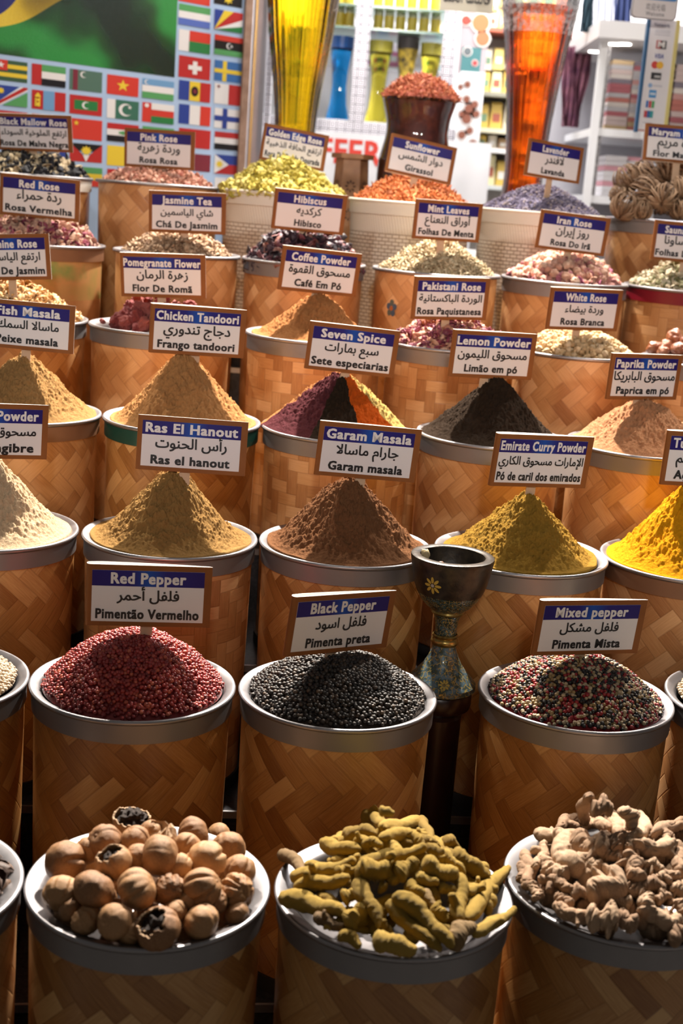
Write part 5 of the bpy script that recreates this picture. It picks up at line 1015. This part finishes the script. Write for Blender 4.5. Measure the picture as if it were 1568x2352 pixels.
# white pillar between poster and yellow vase
a,w,h=rect(578,-120,612,420,4.1)
pe=empty('mirror_pillar',(a.x,4.1,0),'white glossy pillar with gold trim between flag poster and yellow vase','pillar')
MB().box((0,0,1.35),(w,.05,2.7)).build('panel',paint((.62,.60,.66),.12,.6,name='mirror_panel'),pe,smooth=False)
MB().box((-.012,-.027,1.35),(.006,.006,2.7)).build('gold_trim',paint((.8,.55,.2),.25,.9,name='gold_trim'),pe,smooth=False)
a,w,h=rect(592,-120,626,420,4.3)
pe=empty('key_pattern_pillar',(a.x,4.3,0),'silver key pattern pillar just left of the yellow vase','pillar');MB().box((0,0,1.35),(w,.04,2.7)).build('shaft',GK,pe,smooth=False)
# hanging glass sign with black script
a,w,h=rect(1012,-70,1136,24,4.0)
ge=empty('script_sign',(a.x,4.0,a.z-h/2),'cream sign with black Arabic script hanging above the saffron jar','sign')
MB().box((0,.003,h/2),(w,.006,h)).build('plate',paint((.72,.66,.48),.25,name='cream_plate'),ge,smooth=False)
lettering('script_lettering','فانتسا الخلد',w*.86,h*.42,0,h*.2,INK,ge,.012,0,arab=True,y=-.001)
MB().tube([(-w*.4,.003,h),(-w*.4,.003,3.0-(a.z-h/2))],.0015,6).build('hanging_wire',STEEL,ge);MB().tube([(w*.4,.003,h),(w*.4,.003,3.0-(a.z-h/2))],.0015,6).build('hanging_wire',STEEL,ge)
# spice poster and ring panel
a,w,h=rect(1056,26,1120,168,5.0)
se=empty('spice_poster',(a.x,5.0,0),'poster picturing red spice bowls on teal, right of the cabinet','poster')
MB().box((0,.006,a.z),(w,.012,h)).build('panel',paint((.45,.36,.38),.5,name='poster_pink'),se,smooth=False)
MB().box((-w*.05,-.001,a.z-h*.28),(w*.7,.003,h*.40)).build('teal_print',paint((.06,.19,.20),.5,name='teal_print'),se,smooth=False)
for (dx,dz,r,c) in((-.35,.32,.16,(.35,.06,.04)),(.18,.30,.30,(.52,.20,.08)),(.3,.06,.24,(.45,.18,.08)),(-.2,-.15,.14,(.12,.14,.15)),(.1,-.32,.1,(.45,.06,.06))):
    b=MB();t=np.linspace(0,2*PI,20,endpoint=False)
    b.add([(dx*w+r*1.25*w*math.cos(x),-.004,a.z+dz*h+r*1.25*w*math.sin(x)) for x in t],[tuple(range(20))],0);b.add([(dx*w+r*w*math.cos(x),-.005,a.z+dz*h+r*w*math.sin(x)) for x in t],[tuple(range(20))],1)
    b.build('printed_bowl',[paint((.75,.70,.66),.5),paint(c,.5)],se,smooth=False)
MB().box((0,.012,(a.z-h/2)/2),(.03,.01,a.z-h/2)).build('poster_leg',STEEL,se,smooth=False)
a,w,h=rect(1044,172,1100,470,4.85)
re_=empty('ring_panel',(a.x,4.85,0),'white ornamental panel with brown centred rings, right of the saffron jar','panel')
MB().box((0,.01,(a.z+h/2)/2),(w,.02,a.z+h/2)).build('panel',WHITE,re_,smooth=False)
b=MB()
for i,(px,py,r) in enumerate([(1073,194,6),(1057,200,5),(1071,228,7),(1090,240,7),(1076,250,9),(1060,262,6),(1071,273,10),(1093,262,7),(1078,300,7),(1060,310,8),(1085,330,8),(1066,350,8)]):
    q=at(px,py,4.85);rr=r*5/FPX;t=np.linspace(0,2*PI,18,endpoint=False)
    b.add([(q.x-a.x+1.6*rr*math.cos(x),-.001,q.z+1.6*rr*math.sin(x)) for x in t],[tuple(range(18))],0);b.add([(q.x-a.x+rr*math.cos(x),-.002,q.z+rr*math.sin(x)) for x in t],[tuple(range(18))],1)
b.build('ring_print',[paint((.55,.50,.48),.5),paint((.22,.07,.04),.5)],re_,smooth=False)
# shelving with packets
a,w,h=rect(1090,-60,1300,500,5.35)
ke=empty('packet_shelves',(a.x,5.35,0),'shelving full of yellow packets behind the orange vase','shelf')
MB().box((0,.17,1.3),(w,.02,2.6)).build('back_panel',paint((.62,.56,.48),.6,name='shelf_back'),ke,smooth=False)
for s in(-1,1): MB().box((s*w/2,.05,1.3),(.02,.26,2.6)).build('side_panel',WHITE,ke,smooth=False)
tiers=[68,216,300,345,430]
yel=[(.72,.58,.16),(.75,.66,.36),(.62,.42,.08),(.66,.58,.44),(.32,.10,.05),(.42,.26,.12)]
r_=random.Random(4)
tname=['top','second','third','fourth','bottom']
for ti,ty_ in enumerate(tiers):
    z=at(1190,ty_,5.3).z;MB().box((0,.05,z-.008),(w,.24,.016)).build('shelf_board',[paint((.5,.12,.07),.4),paint((.25,.24,.18),.4),paint((.6,.55,.4),.4),paint((.7,.68,.66),.4),paint((.5,.52,.5),.4)][ti],ke,smooth=False)
    prev=tiers[ti-1] if ti else -40;hm=min((ty_-prev-14)*5.4/FPX,.20);x=-w/2+.02
    rows=2 if hm>.16 else 1
    while x<w/2-.05:
        bw=r_.uniform(.034,.055);zz=z
        for q in range(rows):
            bh=hm/rows*r_.uniform(.75,.97);c=yel[r_.randrange(4)] if ti in(1,2) else yel[r_.randrange(6)]
            o=empty('spice_packet',(a.x+x+bw/2,5.36,zz),'yellowish packet on the %s packet shelf'%tname[ti] if ti in(1,2) else 'mixed coloured packet on the %s packet shelf'%tname[ti],'packet','packets on the %s shelf'%tname[ti])
            MB().add([(-bw/2,-.03,0),(bw/2,-.03,0),(bw/2,.03,0),(-bw/2,.03,0),(-bw*.42,-.022,bh*.9),(bw*.42,-.022,bh*.9),(bw*.42,.022,bh*.9),(-bw*.42,.022,bh*.9),(-bw*.45,-.004,bh),(bw*.45,-.004,bh),(bw*.45,.004,bh),(-bw*.45,.004,bh)],[(3,2,1,0),(0,1,5,4),(1,2,6,5),(2,3,7,6),(3,0,4,7),(4,5,9,8),(5,6,10,9),(6,7,11,10),(7,4,8,11),(8,9,10,11)]).build('bag',paint(c,.4),o,smooth=False)
            MB().box((0,-.0275,bh*.42),(bw*.6,.004,bh*.3)).build('packet_label',paint(r_.choice([(.75,.72,.65),(.35,.10,.06),(.15,.25,.15)]),.5),o,smooth=False)
            zz+=bh+.001
        x+=bw+.004
# scarf cabinet at the right
YS=4.6
sa=at(1420,300,YS)
WHITE2=paint((.50,.49,.53),.4,name='grey_white_panel')
fe=empty('scarf_cabinet',(sa.x+.16,YS,0),'white open cabinet with folded scarves and downlights at the right','cabinet')
zsl=at(1410,112,4.55).z
SLAB=paint((.60,.58,.58),.4,name='grey_slab')
xl=at(1345,112,4.5).x-fe.location.x
MB().box(((xl+.62)/2,.05,zsl+.025),(.62-xl,.75,.05)).build('top_slab',SLAB,fe,smooth=False)
for px,py in((1365,118),(1412,101),(1471,80)):
    d=at(px,py,1.0)-Vector((0,0,CZ));t=(zsl-CZ)/d.z;p=d*t+Vector((0,0,CZ))
    if abs(p.y-YS-.05)>.36: p.y=YS-.2
    em=NT('downlight_glow');em.P(Base_Color=(1,1,1),Emission_Color=(1,.95,.88),Emission_Strength=9.0)
    MB().lathe([(0,-.003),(.020,-.003),(.020,0)],24,c=(p.x-fe.location.x,p.y-YS,zsl)).build('downlight',em.mat,fe)
MB().box((at(1364,300,4.4).x-fe.location.x,-.2,.95),(.024,.03,zsl*2-1.9+.0)).build('post',WHITE,fe,smooth=False)
MB().box((at(1376,300,4.44).x-fe.location.x,-.16,.95),(.012,.03,zsl*2-1.9)).build('dark_post',rough_mat('glitter_post',(.05,.05,.06),(.45,.42,.42),300,.3,0),fe,smooth=False)
MB().box((.16,.42,zsl/2),(1.0,.02,zsl)).build('back_panel',WHITE2,fe,smooth=False)
SZ=[at(1430,306,YS).z,at(1430,455,YS).z]
for z in SZ: MB().box((.14,.1,z-.012),(.84,.6,.024)).build('shelf_board',WHITE,fe,smooth=False)
cols=[(.60,.48,.46),(.42,.13,.15),(.48,.46,.48),(.56,.30,.28),(.22,.19,.23),(.66,.60,.56),(.48,.17,.14),(.52,.38,.22)]
r_=random.Random(9)
for si,(px,zt_,n,tone) in enumerate([(1408,SZ[0],15,'tall'),(1456,SZ[0],15,'tall'),(1503,SZ[0],13,'tall'),(1545,SZ[0],12,'tall'),(1400,SZ[1],8,'low'),(1450,SZ[1],10,'low'),(1500,SZ[1],9,'low')]):
    a=at(px,250 if si<4 else 400,YS-.05);z=zt_+.001;hh=(.215 if si<4 else .13)/n
    for k in range(n):
        pal=cols if si<4 else [(.75,.72,.74),(.70,.35,.4),(.62,.62,.72),(.82,.80,.82)]
        c=pal[r_.randrange(len(pal))]
        prof=[(-.033,0),(-.036,hh*.25),(-.036,hh*.7),(-.033,hh*.95),(.033,hh*.95),(.036,hh*.7),(.036,hh*.25),(.033,0)]
        v=[(x+r_.uniform(-.0015,.0015),y,zz) for y in(-.09,.09) for x,zz in prof];f=[tuple(range(8)),tuple(range(15,7,-1))]+[(i,8+i,8+(i+1)%8,(i+1)%8) for i in range(8)]
        o=MB().add(v,f).build('folded_scarf',paint(c,.85,name='scarf_cloth'),smooth=False);o.location=(a.x,YS-.05,z);z+=hh
        tag(o,'folded scarf in the %s stack, counted from the post, on the %s shelf'%(['first','second','third','fourth','first','second','third'][si],'upper' if si<4 else 'lower'),'scarf','scarves in the %s %s stack'%(['first','second','third','fourth','first','second','third'][si],'upper' if si<4 else 'lower'))
def cloth(name,label,x0,y0,x1,y1,Y,mat,taper=1.0,folds=5,amp=.02):
    a,w,h=rect(x0,y0,x1,y1,Y);n,m=40,14;V=[];
    for s in(0,.006):
        for j in range(m+1):
            for i in range(n+1):
                u=i/n-.5;v=j/m;ww=w*(taper+(1-taper)*v)
                V.append((u*ww+.004*math.sin(v*9+i),amp*math.sin(u*folds*2*PI+v*2)*(1-.3*v)+s,v*h-h/2))
    N=(n+1)*(m+1);F=[]
    for j in range(m):
        for i in range(n):
            q=j*(n+1)+i;F.append((q,q+1,q+n+2,q+n+1));F.append((N+q+1,N+q,N+q+n+1,N+q+n+2))
    for i in range(n): F.append((i+1,i,N+i,N+i+1));F.append((m*(n+1)+i,m*(n+1)+i+1,N+m*(n+1)+i+1,N+m*(n+1)+i))
    for j in range(m): F.append((j*(n+1),(j+1)*(n+1),N+(j+1)*(n+1),N+j*(n+1)));F.append(((j+1)*(n+1)+n,j*(n+1)+n,N+j*(n+1)+n,N+(j+1)*(n+1)+n))
    o=MB().add(V,F).build(name,mat,auto=70);o.location=a;return tag(o,label,'garment')
cloth('hanging_shawl','purple patterned shawl hanging behind the orange vase',1282,112,1352,288,4.75,rough_mat('purple_shawl',(.10,.03,.07),(.30,.12,.16),26,.7,.2),.55)
cloth('hanging_shawl','dark teal shawl above the downlight shelf',1338,-40,1366,70,4.5,paint((.02,.05,.07),.8))
cloth('hanging_shawl','white shawl with blue stripes above the downlight shelf',1364,-40,1412,66,4.45,paint((.70,.72,.80),.8),1,3,.012)
cloth('hanging_shawl','navy blue shawl above the downlight shelf',1412,-40,1452,52,4.45,paint((.02,.035,.12),.8),1,3,.012)
# strip lamp at the far right
a,w,h=rect(1530,60,1544,290,4.15)
em=NT('strip_lamp_glow');em.P(Base_Color=(1,1,1),Emission_Color=(1,.9,.62),Emission_Strength=5.0)
le=empty('strip_lamp',(a.x,4.15,0),'upright warm strip lamp behind the card payment notice','lamp')
MB().box((0,0,a.z),(w,.02,h)).build('tube',em.mat,le,smooth=False);MB().box((0,.02,(a.z+h/2)/2),(w*.6,.02,a.z+h/2)).build('lamp_post',STEEL,le,smooth=False)

# ---------------------------------------------------------------- payment notice and welcome sign
Yp=3.62
A=at(1495.6,53.6,Yp);Bq=at(1551,54,Yp);Cq=at(1522,290,Yp)
a,w,h=rect(1478,52,1540,294,Yp)
pe=empty('payment_notice',(a.x,Yp,CT),'tall white card payment notice with blue left edge on a thin stand','sign',None,(0,0,.12))
zc=a.z-CT
MB().box((0,.005,zc),(w,.010,h)).build('notice_panel',PAPER,pe,smooth=False)
MB().box((-w/2-.004,.004,zc-.004),(.008,.012,h*1.03)).build('blue_edge',paint((.01,.09,.22),.35),pe,smooth=False)
MB().box((w/2+.004,.005,zc+.002),(.010,.012,h)).build('yellow_edge',paint((.72,.62,.22),.4),pe,smooth=False)
MB().box((0,.02,(zc+h/2)/2),(.018,.008,zc+h/2)).build('stand',STEEL,pe,smooth=False);MB().box((0,.02,.004),(.09,.07,.008)).build('foot',STEEL,pe,smooth=False)
def Lz(py): return zc+h/2-(py-54)/(294-54)*h
ph=h/240
def pr(nm,poly,c,y=-.001): MB().add([(x*ph,y,Lz(0)+0*z+(-(z))*ph) if False else (x*ph,y,z) for x,z in poly],[tuple(range(len(poly)))]).build(nm,paint(c,.4),pe,smooth=False)
def rc(nm,cx,py,w_,h_,c,y=-.001): z=Lz(py);pr(nm,[(cx-w_/2,z-h_/2*ph),(cx+w_/2,z-h_/2*ph),(cx+w_/2,z+h_/2*ph),(cx-w_/2,z+h_/2*ph)],c,y)
def dc(nm,cx,py,r,c,y=-.001): z=Lz(py);pr(nm,[(cx+r*math.cos(t),z+r*ph*math.sin(t)) for t in np.linspace(0,2*PI,24,endpoint=False)],c,y)
lettering('notice_heading','Network',36*ph,8*ph,-3*ph,Lz(70),paint((.12,.12,.2),.4),pe,.012,.02,y=-.001)
for py in(78,82,87): rc('small_print',0,py,36,1.6,(.5,.5,.55))
rc('letter_logo',-6,108,11,18,(.45,.04,.05));rc('letter_logo',6,108,13,18,(.02,.02,.025))
lettering('letter_logo_lettering','M',17*ph,13*ph,0,Lz(114),paint((.8,.78,.76),.4),pe,.03,0,y=-.002)
lettering('logo_lettering','VISA',22*ph,9*ph,-2*ph,Lz(137),paint((.02,.05,.30),.4),pe,.03,.02,y=-.001,slant=.2)
dc('round_logo',-9,152,8,(.62,.04,.03));dc('round_logo',3,152,8,(.80,.45,.03),-.0015)
rc('dark_card_logo',-3,176,24,15,(.015,.015,.018));rc('dark_card_stripe',0,177,14,5,(.5,.5,.5),-.0015)
dc('circle_logo',-14,197,5,(.25,.4,.65));rc('grey_logo_text',3,197,22,4,(.6,.6,.65))
rc('blue_card_logo',-6,215,17,17,(.05,.28,.62));rc('blue_card_stripe',-6,215,13,5,(.6,.7,.8),-.0015)
for i,c in enumerate([(.03,.15,.45),(.55,.04,.06),(.04,.35,.10)]): rc('three_bar_logo',-16+i*7,238,6,15,c)
for i,c in enumerate([(.5,.05,.06),(.03,.12,.35),(.03,.32,.33)]): rc('three_panel_logo',-17+i*7,260,7.5,15,c)
rc('small_print',-10,279,22,2,(.5,.5,.55))
a,w,h=rect(1453,-62,1560,42,3.55)
we=empty('welcome_sign',(a.x,3.55,a.z-h/2),'white welcome plate with grey rim above the payment notice','sign',None,(0,0,.10))
def rrect(w,h,r,n=6): return [(sx*(w/2-r)+r*math.cos(t),sz*(h/2-r)+r*math.sin(t)) for (sx,sz,t0) in((1,1,0),(-1,1,PI/2),(-1,-1,PI),(1,-1,1.5*PI)) for t in np.linspace(t0,t0+PI/2,n)]
def plate(w,h,r,y0,y1):
    p=rrect(w,h,r);n=len(p);return [(x,y,z) for y in(y0,y1) for x,z in p],[tuple(range(n))[::-1],tuple(range(n,2*n))]+[(i,(i+1)%n,n+(i+1)%n,n+i) for i in range(n)]
v,f=plate(w,h,.012,0,.006);MB().add([(x,y,z+h/2) for x,y,z in v],f).build('rim',paint((.35,.34,.36),.35),we,smooth=False)
v,f=plate(w-.006,h-.006,.010,-.001,.004);MB().add([(x,y,z+h/2) for x,y,z in v],f).build('plate',PAPER,we,smooth=False)
zr=lambda py:(42-py)*h/104
MB().add([(x,y-.0012,z+zr(-22)) for x,y,z in plate(w*.93,h*.42,.006,0,.0005)[0]],plate(1,1,.1,0,1)[1]).build('blue_print',paint((.05,.25,.62),.4),we,smooth=False)
GRYI=paint((.12,.12,.14),.4,name='grey_ink')
lettering('chinese_lettering','欢迎光临',46*h/104,11*h/104,.002,zr(21),GRYI,we,.0,.02,y=-.0015)
lettering('welcome_lettering','Welcome',44*h/104,8.5*h/104,.002,zr(34),GRYI,we,.004,.02,y=-.0015)
MB().tube([(0,.008,h),(0,.008,2.95-(a.z-h/2))],.0015,6).build('hanging_wire',STEEL,we)
bpy.data.objects.remove(_to);bpy.data.curves.remove(_tc)
